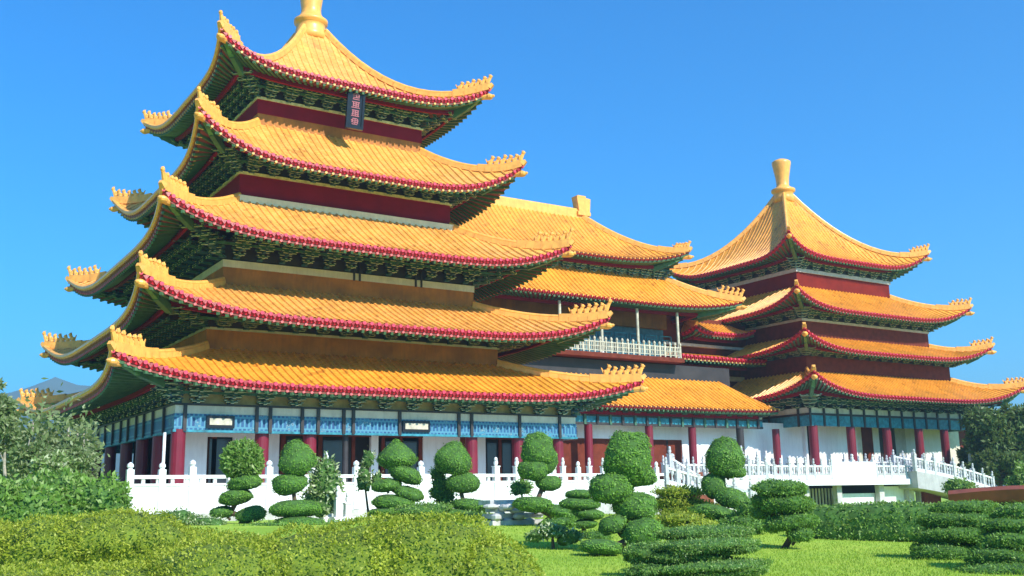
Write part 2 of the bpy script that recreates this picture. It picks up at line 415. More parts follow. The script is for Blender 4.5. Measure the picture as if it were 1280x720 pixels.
PITCH_T = .54
def wind(side): return side in ('front', 'right')
def build_roof(parent, rf, name, tile, ends, ridge=None, verge=(), sides=SIDES, ridges=('fl','fr','bl','br'), figs=(), det=True, raft='goldend',
               soff_in=None, soff_z=None, knob=True, es=1., ridge_w=.42, fig_h=.85, nfig=6, pale=None, pale_v=.0):
    ridge = ridge or M['ridge']
    mb = MB(); uv = []
    NV = 9
    for sd in sides:
        NQ = 40
        base = len(mb.v)
        a, b = rf.spans(sd)
        run = math.hypot(b[1]-b[0], rf.zt-rf.zm)
        for j in range(NV+1):
            v = j/NV
            for i in range(NQ+1):
                q = -1+2*i/NQ
                p = rf.pt(sd, q, v); mb.v.append(p)
                uv.append((p.x if sd in ('front','back') else p.y, v*run))
        for j in range(NV):
            for i in range(NQ):
                f = [base+j*(NQ+1)+i, base+j*(NQ+1)+i+1, base+(j+1)*(NQ+1)+i+1, base+(j+1)*(NQ+1)+i]
                if not wind(sd): f.reverse()
                mb.f.append(tuple(f)); mb.m.append(1 if (pale and sd in pale and j/NV >= pale_v) else 0)
        # ribs of half-round cover tiles running up the slope
        hw = (a[1]-a[0])/2; mid = (a[0]+a[1])/2; h1 = (a[3]-a[2])/2
        cnt = int((a[1]-a[0]+2*rf.fl)/PITCH_T/2)
        for k in range(-cnt, cnt+1):
            A = mid+k*PITCH_T
            dA = abs(k*PITCH_T)
            vm = 1.0
            if dA > h1:
                vm = (hw-dA)/(hw-h1) if hw > h1 else 1
            if dA > hw: vm = .06
            if vm < .03: vm = .03
            vm = min(1, vm); ns = max(2, int(NV*vm+.99))
            prev = None
            for j in range(ns+1):
                v = vm*j/ns; m, h = rf.half(sd, v)
                q = max(-1, min(1, (A-m)/max(h, 1e-3)))
                p = rf.pt(sd, q, v)
                r = .108
                if sd in ('front','back'): o = Vector((1,0,0))
                else: o = Vector((0,1,0))
                ring = [p-o*r, p-o*r*.6+Vector((0,0,r*1.0)), p+o*r*.6+Vector((0,0,r*1.0)), p+o*r]
                i0 = len(mb.v); mb.v += ring; uv += [((A if True else 0)+dx, v*run) for dx in (-.05,-.02,.02,.05)]
                if prev is not None:
                    for c in range(3):
                        f = [prev+c, prev+c+1, i0+c+1, i0+c]
                        if not wind(sd): f.reverse()
                        mb.f.append(tuple(f)); mb.m.append(1 if (pale and sd in pale and v > pale_v) else 0)
                prev = i0
    tm = [tile]+([M['tile_pale']] if pale else [])
    root = mb.build(name, tm, parent, smooth=False, uv=uv)
    # eave: drip tiles, end discs, board, rafter ends
    dr = MB(); bd = MB(); re_ = MB(); gr = MB(); sf = MB()
    def inner(sd, q):
        si, sz = soff_in, soff_z
        if sd in ('front','back'):
            xm = (si[0]+si[1])/2; xh = (si[1]-si[0])/2
            return Vector((xm+q*xh, si[2] if sd == 'front' else si[3], sz+.5*rf.rise/2*abs(q)**4))
        ym = (si[2]+si[3])/2; yh = (si[3]-si[2])/2
        return Vector((si[0] if sd == 'left' else si[1], ym+q*yh, sz+.5*rf.rise/2*abs(q)**4))
    for sd in sides:
        a, b = rf.spans(sd); hw = (a[1]-a[0])/2; NQ = 60
        outv = {'front':Vector((0,-1,0)),'back':Vector((0,1,0)),'left':Vector((-1,0,0)),'right':Vector((1,0,0))}[sd]
        al = Vector((1,0,0)) if sd in ('front','back') else Vector((0,1,0))
        tot = hw+rf.fl; cnt = int(tot*2/PITCH_T)
        for k in range(cnt+1):
            q = -1+2*(k+.0)/cnt
            p = rf.pt(sd, q, 0)
            if det:
                c = p+outv*.02+Vector((0,0,-.02))
                vg = sd in verge
                dr.cyl(c-outv*.03, c+outv*.09, .125*es, .125*es, 8, 2 if vg else 0)
                p2 = rf.pt(sd, min(1, q+1/cnt), 0)+outv*.03
                dr.add([p2-al*.2+Vector((0,0,.03)), p2+al*.2+Vector((0,0,.03)), p2+Vector((0,0,-.26*es))+outv*.05], [(0,1,2),(2,1,0)], 2 if vg else 1)
                p3 = rf.pt(sd, min(1, q+1/cnt), 0, dz=-.385*es, out=-.20)
                re_.cyl(p3-outv*.2, p3+outv*.14, .095*es, .095*es, 8, 0)
                m = rf.pt(sd, q, 0, dz=-.56*es, out=-.12)
                inn = inner(sd, q)+Vector((0,0,-.02)) if soff_in else rf.pt(sd, q*.96, .22, dz=-.95)
                gr.bar(m, inn, .17, .17, 0)
        for i in range(NQ):
            q0 = -1+2*i/NQ; q1 = -1+2*(i+1)/NQ
            vs = [rf.pt(sd, q0, 0, -.06, -.04), rf.pt(sd, q1, 0, -.06, -.04), rf.pt(sd, q1, 0, -.29*es, -.10), rf.pt(sd, q0, 0, -.29*es, -.10),
                  rf.pt(sd, q0, 0, -.06, -.22), rf.pt(sd, q1, 0, -.06, -.22), rf.pt(sd, q1, 0, -.29*es, -.22), rf.pt(sd, q0, 0, -.29*es, -.22)]
            bd.add(vs, [(0,1,2,3),(7,6,5,4),(3,2,6,7),(0,4,5,1)], 3 if sd in verge else 0)
            if sd in verge: bd.cyl(rf.pt(sd, q0, 0, .10, .02), rf.pt(sd, q1, 0, .10, .02), .2, None, 7, 2)
            vs = [rf.pt(sd, q0, 0, -.44*es, -.16), rf.pt(sd, q1, 0, -.44*es, -.16), rf.pt(sd, q1, 0, -.27*es, -.16), rf.pt(sd, q0, 0, -.27*es, -.16)]
            bd.add(vs, [(0,1,2,3)], 1)
            # soffit
            if soff_in:
                A0 = rf.pt(sd, q0, 0, -.46*es, -.2); A1 = rf.pt(sd, q1, 0, -.46*es, -.2)
                i0_, i1_ = inner(sd, q0), inner(sd, q1)
                sf.add([A0, A1, i1_, i0_], [(0,1,2,3)], 0)
                sf.bar(i0_+outv*.1+Vector((0,0,-.22)), i1_+outv*.1+Vector((0,0,-.22)), .22, .36, 1)
    if det:
        dr.build('eave_tile', [M['discend'] if es > .7 else M['ridge'], ends, M['ridge']], root)['kind'] = 'stuff'; re_.build('rafter_end', M[raft], root)['kind'] = 'stuff'; gr.build('rafter', M['greenraft'], root)['kind'] = 'stuff'
    bd.build('eave_board', [M['crimson'], M['soffit'], ridge, M['redbrown']], root)
    if soff_in: sf.build('soffit', [M['soffit'], M['maroon']], root)
    # hip ridges
    for rn in ridges:
        sd = 'front' if rn[0] == 'f' else 'back'; q = -1 if rn[1] == 'l' else 1
        r = MB(); NS = 14; pts = []
        for j in range(NS+1):
            v = j/NS; pts.append(rf.pt(sd, q, v, dz=.12))
        for j in range(NS):
            r.bar(pts[j], pts[j+1]+(pts[j+1]-pts[j])*.06, ridge_w, .34, 0)
            r.cyl(pts[j]+Vector((0,0,.24)), pts[j+1]+(pts[j+1]-pts[j])*.06+Vector((0,0,.24)), ridge_w*.36, None, 8, 0)
        # thicker outer third with an upturned nose
        dirv = (pts[0]-pts[1]).normalized(); flat = Vector((dirv.x, dirv.y, 0)).normalized()
        L = (pts[0]-pts[-1]).length
        tip = pts[0]+flat*.1
        r.bar(pts[0]+Vector((0,0,.05)), tip+flat*.22+Vector((0,0,.30)), ridge_w*.95, .42, 0, taper=.6)
        nseg = max(2, int(NS*min(.6, 4.2/max(L, .1))))
        for j in range(nseg):
            r.bar(pts[j]+Vector((0,0,.30)), pts[j+1]+Vector((0,0,.30)), ridge_w*.8, .30, 0)
        ro = r.build('hip_ridge', ridge, root)
        if rn in figs:
            for k in range(nfig):
                dd = .15+k*.58*fig_h/.85; tt = dd/L
                jf = tt*NS; j = int(jf); fr = jf-j
                if j+1 > NS: break
                p = pts[j].lerp(pts[j+1], fr)+Vector((0,0,.42))
                s_ = fig_h*(1.0 if k else 1.15)*random.uniform(.85, 1.12)
                g = MB()
                lean = flat*(.30*s_)
                g.cyl(p, p+Vector((0,0,s_*.62))+lean, .20, .13, 7, 0)
                g.ball(p+Vector((0,0,s_*.78))+lean*1.2, .15, .15, .18*s_/.8, 7, 5, 0)
                g.bar(p+Vector((0,0,s_*.45))+lean*.6, p+Vector((0,0,s_*.62))+lean*.4+flat*.28, .08, .1, 0)
                g.cyl(p+Vector((0,0,s_*.88))+lean*1.2, p+Vector((0,0,s_*1.06))+lean*.6, .05, .01, 5, 0)
                g.ball(p+Vector((0,0,s_*.30))+lean*.3-flat*.08, .17, .17, s_*.22, 7, 5, 0)
                g.ball(p+Vector((0,0,s_*.76))+lean*1.2+flat*.14, .07, .07, .06, 6, 4, 0)
                g.bar(p+Vector((0,0,s_*.15))-flat*.10, p+Vector((0,0,s_*.72))-flat*.30, .07, .16, 0, taper=.4)
                g.build('roof_figure', ridge, root)
        if knob:
            g = MB(); e0 = rf.pt(sd, q, 0, dz=-.62); bpos = e0+flat*.02
            g.ball(bpos, .32, .32, .24, 10, 6, 0); g.cyl(bpos-flat*.8+Vector((0,0,-.02)), bpos, .18, .26, 8, 0)
            g.ball(bpos+flat*.3+Vector((0,0,.04)), .15, .15, .12, 8, 4, 0)
            g.build('beast_head', ridge, root)
            g = MB()
            if soff_in:
                cx = soff_in[0] if q < 0 else soff_in[1]; cy = soff_in[2] if sd == 'front' else soff_in[3]
                c = Vector((cx, cy, soff_z-.25))
                e1 = e0-flat*.5+Vector((0,0,.12))
                mid = c.lerp(e1, .55)+Vector((0,0,-.02)); low = c.lerp(e1, .25)
                g.bar(c+Vector((0,0,.1)), mid, .34, .5, 2); g.bar(mid, e1, .32, .42, 0, taper=.8)
                g.build('corner_beam', [M['jade'], M['column'], M['greenraft']], root)
    return root

def cluster_mesh(name, H, O, W, tiers=4):
    """stepped bracket cluster, x along the wall, -y outwards, base at z=0"""
    mb = MB(); th = H/tiers
    mb.box(-.20, .20, -.24, .0, -.02, th*.35, 1)
    for k in range(tiers):
        z = k*th; rch = O*(k+1)/tiers; wk = W*(.30+.70*(k+1)/tiers)
        mb.box(-.09, .09, -rch-.18, 0, z+.05*th, z+.55*th, k % 2)
        mb.box(-.10, .10, -rch-.20, -rch-.18, z+.05*th, z+.20*th, 2)
        for back in range(0, k+1):
            yb = -O*(back+1)/tiers; ww = wk*(1-.1*(k-back))/2
            mb.box(-ww, ww, yb-.07, yb+.07, z+.30*th, z+.68*th, (k+back) % 2)
            mb.box(-ww+.02, ww-.02, yb-.085, yb-.07, z+.30*th, z+.42*th, 2)
            nb = 2+k//2
            for i in range(nb+1):
                xb = -ww+2*ww*i/nb
                mb.box(xb-.085, xb+.085, yb-.10, yb+.10, z+.70*th, z+.96*th, (k+i+1) % 2)
                if back == k: mb.box(xb-.075, xb+.075, yb-.112, yb-.10, z+.70*th, z+.80*th, 2)
    me_o = mb.build(name, [M['br_green'], M['br_blue'], M['br_pale']])
    me = me_o.data; bpy.data.objects.remove(me_o)
    return me

def brackets(root, body, zb, H, O, spacing, budget, panel='tan', key='bracket_cluster'):
    """clusters round the body; the back and right sides the photo does not show are merged into one object"""
    x0, x1, y0, y1 = body; W = spacing*(.80 if panel == 'tan' else .94)
    me = cluster_mesh(key, H, O, W)
    base = wloc(root)
    def place(x, y, rz, sc=1):
        o = bpy.data.objects.new(key, me); COL.objects.link(o); o.parent = root
        o.location = Vector((x, y, zb))-base; o.rotation_euler = (0, 0, rz); o.scale = (1, sc, 1)
    def merged(items):
        mb = MB()
        vs = [v.co.copy() for v in me.vertices]; fs = [tuple(p.vertices) for p in me.polygons]; mi = [p.material_index for p in me.polygons]
        for x, y, rz, sc in items:
            n = len(mb.v); mr = Matrix.Rotation(rz, 3, 'Z')
            for v in vs:
                w_ = mr @ Vector((v.x, v.y*sc, v.z)); mb.v.append((w_.x+x, w_.y+y, w_.z+zb))
            mb.f += [tuple(i+n for i in f) for f in fs]; mb.m += mi
        if items:
            o = mb.build('bracket_row', [M['br_green'], M['br_blue'], M['br_pale']], root); o['kind'] = 'stuff'
    rest = []
    nx = max(2, int(round((x1-x0)/spacing))); ny = max(2, int(round((y1-y0)/spacing)))
    for i in range(nx):
        x = x0+(i+.5)*(x1-x0)/nx
        if budget[0] > 0: place(x, y0, 0); budget[0] -= 1
        else: rest.append((x, y0, 0, 1))
        rest.append((x, y1, PI, 1))
    for i in range(ny):
        y = y0+(i+.5)*(y1-y0)/ny
        if budget[1] > 0: place(x0, y, -PI/2); budget[1] -= 1
        else: rest.append((x0, y, -PI/2, 1))
        rest.append((x1, y, PI/2, 1))
    for x, y, rz in ((x0, y0, -PI/4), (x1, y0, PI/4), (x0, y1, -3*PI/4), (x1, y1, 3*PI/4)):
        if (x, y) != (x1, y1) and budget[0] > 0: place(x, y, rz, 1.4); budget[0] -= 1
        else: rest.append((x, y, rz, 1.4))
    merged(rest)
    # eaves purlins carried by the clusters and panels behind them
    mb = MB()
    for k in (2, 4):
        o = O*k/4; z = zb+H*(k-.35)/4+.18*H/4
        for side in range(4):
            if side == 0: mb.box(x0-o, x1+o, y0-o-.05, y0-o+.05, z, z+.16, 0)
            if side == 1: mb.box(x0-o, x1+o, y1+o-.05, y1+o+.05, z, z+.16, 0)
            if side == 2: mb.box(x0-o-.05, x0-o+.05, y0-o+.05, y1+o-.05, z, z+.16, 0)
            if side == 3: mb.box(x1+o-.05, x1+o+.05, y0-o+.05, y1+o-.05, z, z+.16, 0)
    mb.build('purlins', [M['br_green']], root)
    mb = MB()
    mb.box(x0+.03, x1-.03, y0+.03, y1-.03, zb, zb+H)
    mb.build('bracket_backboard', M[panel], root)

def body_box(root, body, z0, z1, mat, name, grow=0.):
    mb = MB(); x0, x1, y0, y1 = body
    mb.box(x0-grow, x1+grow, y0-grow, y1+grow, z0, z1)
    return mb.build(name, M[mat], root)

def sq(c, h, hy=None): hy = hy or h; return (c[0]-h, c[0]+h, c[1]-hy, c[1]+hy)

# ------------------------------------------------------------------ big left tower
C1 = (29.8, 76.8)
T1 = empty('temple_tower', (C1[0], C1[1], -.6), 'great five-eaved yellow-roofed temple tower standing on the left', 'temple tower')
# eave rectangles measured from the four corners seen in the photo
E = [(19.01,40.55,66.12,87.57), (17.23,42.25,64.14,89.46), (14.58,44.65,61.42,92.2), (13.21,46.85,59.89,93.52), (11.84,49.37,59.36,94.44)]
B = [sq(C1, 6.7), sq(C1, 8.4), sq(C1, 9.7), sq(C1, 11.0)]
bud = [52, 40]
roofs = [
 # eave, zmid, tip, top rect, ztop, p
 dict(e=E[0], z=30.25, tip=31.85, top=sq((29.6,76.8), 1.0), zt=38.1, p=2.15, tile=M['tile'], raft='goldend'),
 dict(e=E[1], z=22.75, tip=25.15, top=B[0], zt=27.0, p=1.2, tile=M['tile'], raft='goldend'),
 dict(e=E[2], z=16.70, tip=18.45, top=B[1], zt=20.6, p=1.2, tile=M['tile'], raft='goldend'),
 dict(e=E[3], z=11.15, tip=12.9, top=B[2], zt=14.2, p=1.15, tile=M['tile'], raft='pinkend'),
 dict(e=E[4], z=6.85, tip=8.25, top=B[3], zt=9.64, p=1.15, tile=M['tile_low'], raft='pinkend'),
]
GB = (16.4, 45.2, 62.6, 90.8)                          # ground storey, line of the columns
bodies = [B[0], B[1], B[2], B[3], GB]
for k, r in enumerate(roofs):
    rf = Roof(r['e'], r['z'], r['tip']-r['z'], r['top'], r['zt'], r['p'])
    bd = bodies[k]; gap = [2.1, 2.5, 2.7, 2.7, 2.0][k]; O = (bd[2]-r['e'][2])-gap
    zt = [30.75, 23.75, 17.55, 12.15, 6.95][k]; zt = min(zt, rf.pt('front', 0, (gap-.7)/(r['top'][2]-r['e'][2]-.7)).z-.42); H = zt-[29.05, 22.6, 16.0, 11.0, 5.78][k]
    si = (bd[0]-O, bd[1]+O, bd[2]-O, bd[3]+O)
    ends = M['crimson'] if k < 3 else M['pinkend']
    build_roof(T1, rf, 'tiled_roof', r['tile'], M['crimson'], raft='pinkend' if k > 1 else 'goldend', verge=('left',),
               soff_in=si, soff_z=zt, figs=('fl','fr','bl'), nfig=6, fig_h=.74)
    r['zb'] = zt-H
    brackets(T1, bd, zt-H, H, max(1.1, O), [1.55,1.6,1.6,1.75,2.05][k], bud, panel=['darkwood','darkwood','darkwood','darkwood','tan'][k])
# storeys
zb = [r['zb'] for r in roofs]
body_box(T1, B[0], 26.2, 27.85, 'brown', 'lower_band')
body_box(T1, B[0], 27.85, zb[0]-.14, 'maroon', 'maroon_band', .06)
body_box(T1, B[0], zb[0]-.14, zb[0]+.06, 'br_pale', 'gilt_cornice', .16)
body_box(T1, B[1], 20.0, zb[1]-.14, 'maroon', 'maroon_band')
body_box(T1, B[1], zb[1]-.14, zb[1]+.06, 'br_pale', 'gilt_cornice', .12)
body_box(T1, B[2], 13.6, 15.4, 'brown', 'lower_band')
body_box(T1, B[2], 15.4, zb[2]-.10, 'cream', 'cream_band', .05)
body_box(T1, B[3], 9.2, zb[3]-.12, 'brown', 'lower_band')
body_box(T1, B[3], zb[3]-.12, zb[3]+.04, 'greyband', 'cornice', .1)
for px_ in (442, 449, 519, 526):
    x = aty(px_, 345, B[2][2]).x; mb = MB(); mb.box(x-.06, x+.06, B[2][2]-.16, B[2][2]-.06, 15.35, 17.0); mb.build('strut', M['darkwood'], T1)
# pale mortar course where the third roof meets the wall
mb = MB(); x0, x1, y0, y1 = B[1]
mb.box(x0-.35, x1+.35, y0-.35, y0-.002, 20.35, 20.85); mb.box(x0-.35, x0-.002, y0, y1, 20.35, 20.85); mb.box(x1+.002, x1+.35, y0, y1, 20.35, 20.85)
mb.build('ridge_course', M['ridge_pale'], T1)
# finial
mb = MB()
mb.lathe((29.6, 76.8, 37.6), [(1.5,0),(1.32,.6),(1.22,1.1),(1.2,1.5),(1.4,1.6),(1.42,1.85),(1.2,2.0),(1.05,2.15),(.85,2.5),(.82,2.9),(.98,4.1),(1.1,5.2),(1.08,5.9),(.8,6.3),(.1,6.4)], 28)
mb.build('finial', M['ridge'], T1, smooth=True)
# hanging name plaque under the top eave
pc = aty(443, 138, 67.6); PY = 67.6
q = empty('temple_plaque', (pc.x, PY, pc.z-1.3), 'tall black plaque with pinkish gilt characters hanging under the top eave of the left tower', 'plaque')
mb = MB()
def tilted(mb, x0, x1, z0, z1, y, th, mi=0, tilt=.28):
    zt_ = pc.z+1.35
    def P(x, yy, z): return (x, yy-(z-(pc.z-1.3))*tilt*0.5, z)
    mb.add([P(x0,y,z0),P(x1,y,z0),P(x1,y+th,z0),P(x0,y+th,z0),P(x0,y,z1),P(x1,y,z1),P(x1,y+th,z1),P(x0,y+th,z1)],
           [(3,2,1,0),(4,5,6,7),(0,1,5,4),(1,2,6,5),(2,3,7,6),(3,0,4,7)], mi)
tilted(mb, pc.x-.52, pc.x+.52, pc.z-1.25, pc.z+1.35, PY, .14)
mb.build('plaque_board', M['black'], q)
mb = MB()
for a_, b_ in ((-.70,-.52),(.52,.70)): tilted(mb, pc.x+a_, pc.x+b_, pc.z-1.45, pc.z+1.5, PY-.08, .26)
tilted(mb, pc.x-.52, pc.x+.52, pc.z-1.45, pc.z-1.25, PY-.08, .26); tilted(mb, pc.x-.52, pc.x+.52, pc.z+1.35, pc.z+1.5, PY-.08, .26)
mb.build('plaque_frame', M['black'], q)
mb = MB(); rs = random.Random(3)
for i in range(4):
    zc = pc.z+1.0-i*.62
    for s_ in range(4):
        zz = zc+.18-s_*.14; a_ = rs.uniform(.18,.34); tilted(mb, pc.x-a_, pc.x+a_, zz-.03, zz+.035, PY-.02, .03)
    for dx in (-.2, .02, .22):
        h_ = rs.uniform(.12,.24); tilted(mb, pc.x+dx-.035, pc.x+dx+.035, zc-h_, zc+h_, PY-.025, .03)
mb.build('lettering', M['gildtext'], q)

# ---- ground storey
def column(root, x, y, z0, z1, r=.42, mat='column'):
    mb = MB(); mb.cyl((x,y,z0), (x,y,z1), r, r*.97, 16)
    o = mb.build('column', M[mat], root, smooth=False)
    b_ = MB(); b_.lathe((x,y,z0), [(r*1.5,0),(r*1.55,.12),(r*1.3,.28),(r*1.02,.34)], 16); b_.build('column_base', M['marble'], o)
    return o
DECK1 = .45
zbb, zbt = 4.2, 5.15                                  # painted beam
fy = 62.6
colpx = [222, 329, 389, 434, 592, 650, 700]
colx = [aty(p, 560, fy).x for p in colpx]
for i, x in enumerate(colx): column(T1, x, fy+(.3 if i else 0), DECK1, zbb+.02, .44 if i != 3 else .2, 'column' if i != 3 else 'darkwood')
for y in (67.2, 71.6, 76.2, 81.4, 86.5, 90.6): column(T1, 16.5, y, DECK1, zbb+.02, .42)
for y in (67.5, 73.5, 80, 86): column(T1, 45.0, y, DECK1, zbb+.02, .42)
def beam_ring(root, body, z0, z1, mat, name, d=.3, grow=0):
    x0, x1, y0, y1 = body; mb = MB()
    mb.box(x0-grow, x1+grow, y0-grow, y0+d, z0, z1); mb.box(x0-grow, x1+grow, y1-d, y1+grow, z0, z1)
    mb.box(x0-grow, x0+d, y0+d, y1-d, z0, z1); mb.box(x1-d, x1+grow, y0+d, y1-d, z0, z1)
    return mb.build(name, M[mat], root)
GBb = (16.1, 45.4, 62.3, 91.1)
bl = beam_ring(T1, GBb, zbb, zbt, 'blue', 'painted_beam')
beam_ring(T1, GBb, zbb-.14, zbb, 'teal', 'beam_edge', .3, .05)
beam_ring(T1, GBb, zbt, zbt+.50, 'cream', 'frieze', .25, -.04)
beam_ring(T1, GBb, zbt+.50, zbt+.62, 'darkwood', 'top_plate', .3, .05)
for p in (231, 321, 338, 378, 398, 430, 442, 500, 574, 590, 650, 700):
    x = aty(p, 530, 62.2).x; mb = MB(); mb.box(x-.1, x+.1, 62.16, 62.29, zbb-.1, zbt+.5); mb.build('beam_strap', M['darkwood'], T1)
for y in (64.5,67.2, 69.5, 71.6, 74, 76.2, 78.8, 81.4, 84, 86.5):
    mb = MB(); mb.box(15.96, 16.09, y-.1, y+.1, zbb-.1, zbt+.5); mb.build('beam_strap', M['darkwood'], T1)
for p in (276, 521):
    a_ = aty(p-15, 532, 62.1); b_ = aty(p+15, 532, 62.1); mb = MB()
    mb.box(a_.x-.12, b_.x+.12, 62.14, 62.28, zbb+.12, zbt-.08, 0); mb.box(a_.x+.05, b_.x-.05, 62.10, 62.14, zbb+.3, zbt-.26, 1)
    mb.build('beam_panel', [M['black'], M['railcream']], T1)
# white walls set back behind the columns
wy = 65.4
def wseg(root, pa, pb, y, z0, z1, mat, name, th=.3, pyr=560):
    a_ = aty(pa, pyr, y).x; b_ = aty(pb, pyr, y).x
    mb = MB(); mb.box(a_, b_, y, y+th, z0, z1); return mb.build(name, M[mat], root)
inner_z = 5.2
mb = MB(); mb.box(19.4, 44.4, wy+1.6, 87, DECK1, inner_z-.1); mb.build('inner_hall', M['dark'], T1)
for pa, pb in ((226, 259), (292, 349), (464, 473), (529, 575), (597, 607), (655, 693)):
    wseg(T1, pa, pb, wy, DECK1, inner_z, 'white', 'wall')
wseg(T1, 259, 292, wy+.002, 4.0, inner_z, 'white', 'wall')
for pa, pb in ((349, 464), (473, 529), (575, 597), (607, 655), (693, 722)):
    wseg(T1, pa, pb, wy+.01, 4.15, inner_z, 'doorwood', 'lintel')
for pa, pb in ((351,357),(398,403),(440,444),(477,481),(500,503),(524,528),(624,627),(575,585),(642,645)):
    wseg(T1, pa, pb, wy+.1, DECK1, 4.15, 'doorwood', 'door_frame', .12)
for pa, pb in ((359,377),(404,430),(482,499),(504,523),(609,623),(628,641),(262,289)):
    wseg(T1, pa, pb, wy+.3, DECK1, 3.9, 'glass', 'door', .06)
mb = MB(); mb.box(19.4, 19.7, wy+.3, 87, DECK1, inner_z); mb.build('wall', M['doorwood'], T1)
for y0_ in (67.5, 72.2, 77, 82):
    mb = MB(); mb.box(19.33, 19.40, y0_, y0_+3, DECK1, 3.9); mb.build('door', M['dark'], T1)
mb = MB(); mb.box(16.6, 44.9, 62.8, 90, 5.15, 5.3); mb.build('porch_ceiling', M['soffit'], T1)
# slim pale downpipe beside the corner column
mb = MB(); a_ = aty(205, 560, 62.2); mb.cyl((a_.x,62.2,DECK1), (a_.x,62.2,4.0), .09, None, 8); mb.build('downpipe', M['marble'], T1)

# ------------------------------------------------------------------ right tower
C2 = (94.8, 85.0)
T2 = empty('temple_tower', (C2[0], C2[1], -2), 'smaller four-eaved temple tower on the right, topped by a vase-shaped golden finial', 'temple tower')
E2 = [(83.12,106.85,74.37,94.93), (79.87,108.91,70.96,99.39), (79.03,110.2,69.6,100.73), (77.42,112.36,67.4,102.93)]
B2 = [sq(C2, 7.9), sq(C2, 10.6), sq(C2, 12.0)]
G2 = sq((94.8, 85.2), 13.0)
r2 = [dict(e=E2[0], z=25.45, tip=27.5, top=sq((94.3,84.8), .8), zt=35.3, p=1.8, tile=M['tile_low']),
      dict(e=E2[1], z=18.75, tip=20.55, top=B2[0], zt=22.2, p=1.15, tile=M['tile_low']),
      dict(e=E2[2], z=14.2, tip=15.9, top=B2[1], zt=16.1, p=1.1, tile=M['tile_low']),
      dict(e=E2[3], z=9.35, tip=11.3, top=B2[2], zt=12.1, p=1.1, tile=M['tile_low'])]
bud2 = [56, 40]; bo = [B2[0], B2[1], B2[2], G2]
for k, r in enumerate(r2):
    rf = Roof(r['e'], r['z'], r['tip']-r['z'], r['top'], r['zt'], r['p'])
    bd = bo[k]; gap = 2.1; O = max(.5, (bd[2]-r['e'][2])-gap); zt = [25.35,18.95,14.55,9.35][k]; zt = min(zt, rf.pt('front', 0, (gap-.7)/(r['top'][2]-r['e'][2]-.7)).z-.42); H = zt-[24.25,18.0,13.75,8.2][k]
    si = (bd[0]-O, bd[1]+O, bd[2]-O, bd[3]+O)
    build_roof(T2, rf, 'tiled_roof', r['tile'], M['crimson'], raft='pinkend' if k else 'crimson', es=.8, soff_in=si, soff_z=zt, figs=('fr',),
               nfig=5, fig_h=.7, pale=r.get('pale'), pale_v=0)
    r['zb'] = zt-H
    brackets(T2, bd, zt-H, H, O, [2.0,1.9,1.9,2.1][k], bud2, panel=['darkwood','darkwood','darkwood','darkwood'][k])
z2 = [r['zb'] for r in r2]
body_box(T2, B2[0], 21.3, z2[0]-.4, 'maroon_dk', 'maroon_band')
body_box(T2, B2[0], z2[0]-.4, z2[0]+.02, 'greyband', 'cornice', .14)
body_box(T2, B2[1], 15.6, z2[1]-.25, 'doorwood', 'lower_band')
body_box(T2, B2[1], z2[1]-.25, z2[1]+.02, 'greyband', 'cornice', .1)
body_box(T2, B2[2], 11.4, z2[2], 'doorwood', 'lower_band')
mb = MB()
mb.lathe((94.3, 84.8, 34.7), [(1.3,0),(1.25,.7),(1.15,1.2),(1.3,1.3),(1.45,1.45),(1.45,1.7),(1.15,1.85),(.85,2.0),(.75,2.3),(.82,3.2),(1.0,4.2),(1.15,5.0),(1.15,5.25),(.95,5.4),(.5,5.6),(.05,5.65)], 28)
mb.build('finial', M['ridge'], T2, smooth=True)
DECK2 = 1.5; t2b, t2t = 6.45, 7.6
y2 = G2[2]
for p in (1018, 1065, 1110, 1150, 1182, 1213):
    x = aty(p, 560, y2).x; column(T2, x, y2, DECK2, t2b+.02, .46)
for y in (76.5, 81, 86, 91, 97): column(T2, G2[0], y, DECK2, t2b+.02, .46)
G2b = (G2[0]-.35, G2[1]+.35, G2[2]-.35, G2[3]+.35)
beam_ring(T2, G2b, t2b, t2t-.1, 'teal', 'painted_beam', .35)
beam_ring(T2, G2b, t2t-.1, t2t+.12, 'darkwood', 'top_plate', .35, .06)
beam_ring(T2, G2b, t2t+.12, z2[3]+.1, 'cream', 'frieze', .3, -.05)
n_ = 13
for i in range(n_+1):
    x = G2b[0]+i*(G2b[1]-G2b[0])/n_; mb = MB(); mb.box(x-.13, x+.13, G2b[2]-.1, G2b[2]-.003, t2b-.05, z2[3]+.05); mb.build('beam_strap', M['darkwood'], T2)
for i in range(5):
    y = G2b[2]+1.5+i*4; mb = MB(); mb.box(G2b[0]-.1, G2b[0]-.003, y-.13, y+.13, t2b-.05, z2[3]+.05); mb.build('beam_strap', M['darkwood'], T2)
wy2 = y2+2.6
for pa, pb, m_ in ((1018,1072,'white'),(1072,1078,'cream'),(1078,1092,'doorwood'),(1092,1100,'white'),(1100,1120,'dark'),(1120,1133,'greyband'),(1133,1176,'white'),(1176,1200,'cream'),(1200,1212,'doorwood')):
    wseg(T2, pa, pb, wy2+(.004 if m_ == 'dark' else 0), DECK2, 7.2, m_, 'door' if m_ in ('dark','doorwood') else 'wall')
mb = MB(); mb.box(G2[0]+2.4, G2[0]+2.7, wy2+.3, 97, DECK2, 7.2); mb.build('wall', M['white'], T2)
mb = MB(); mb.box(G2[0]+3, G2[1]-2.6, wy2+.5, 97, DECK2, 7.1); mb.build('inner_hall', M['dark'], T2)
mb = MB(); mb.box(G2[0]+.3, G2[1]-.3, y2+.3, 97.5, 7.25, 7.4); mb.build('porch_ceiling', M['soffit'], T2)

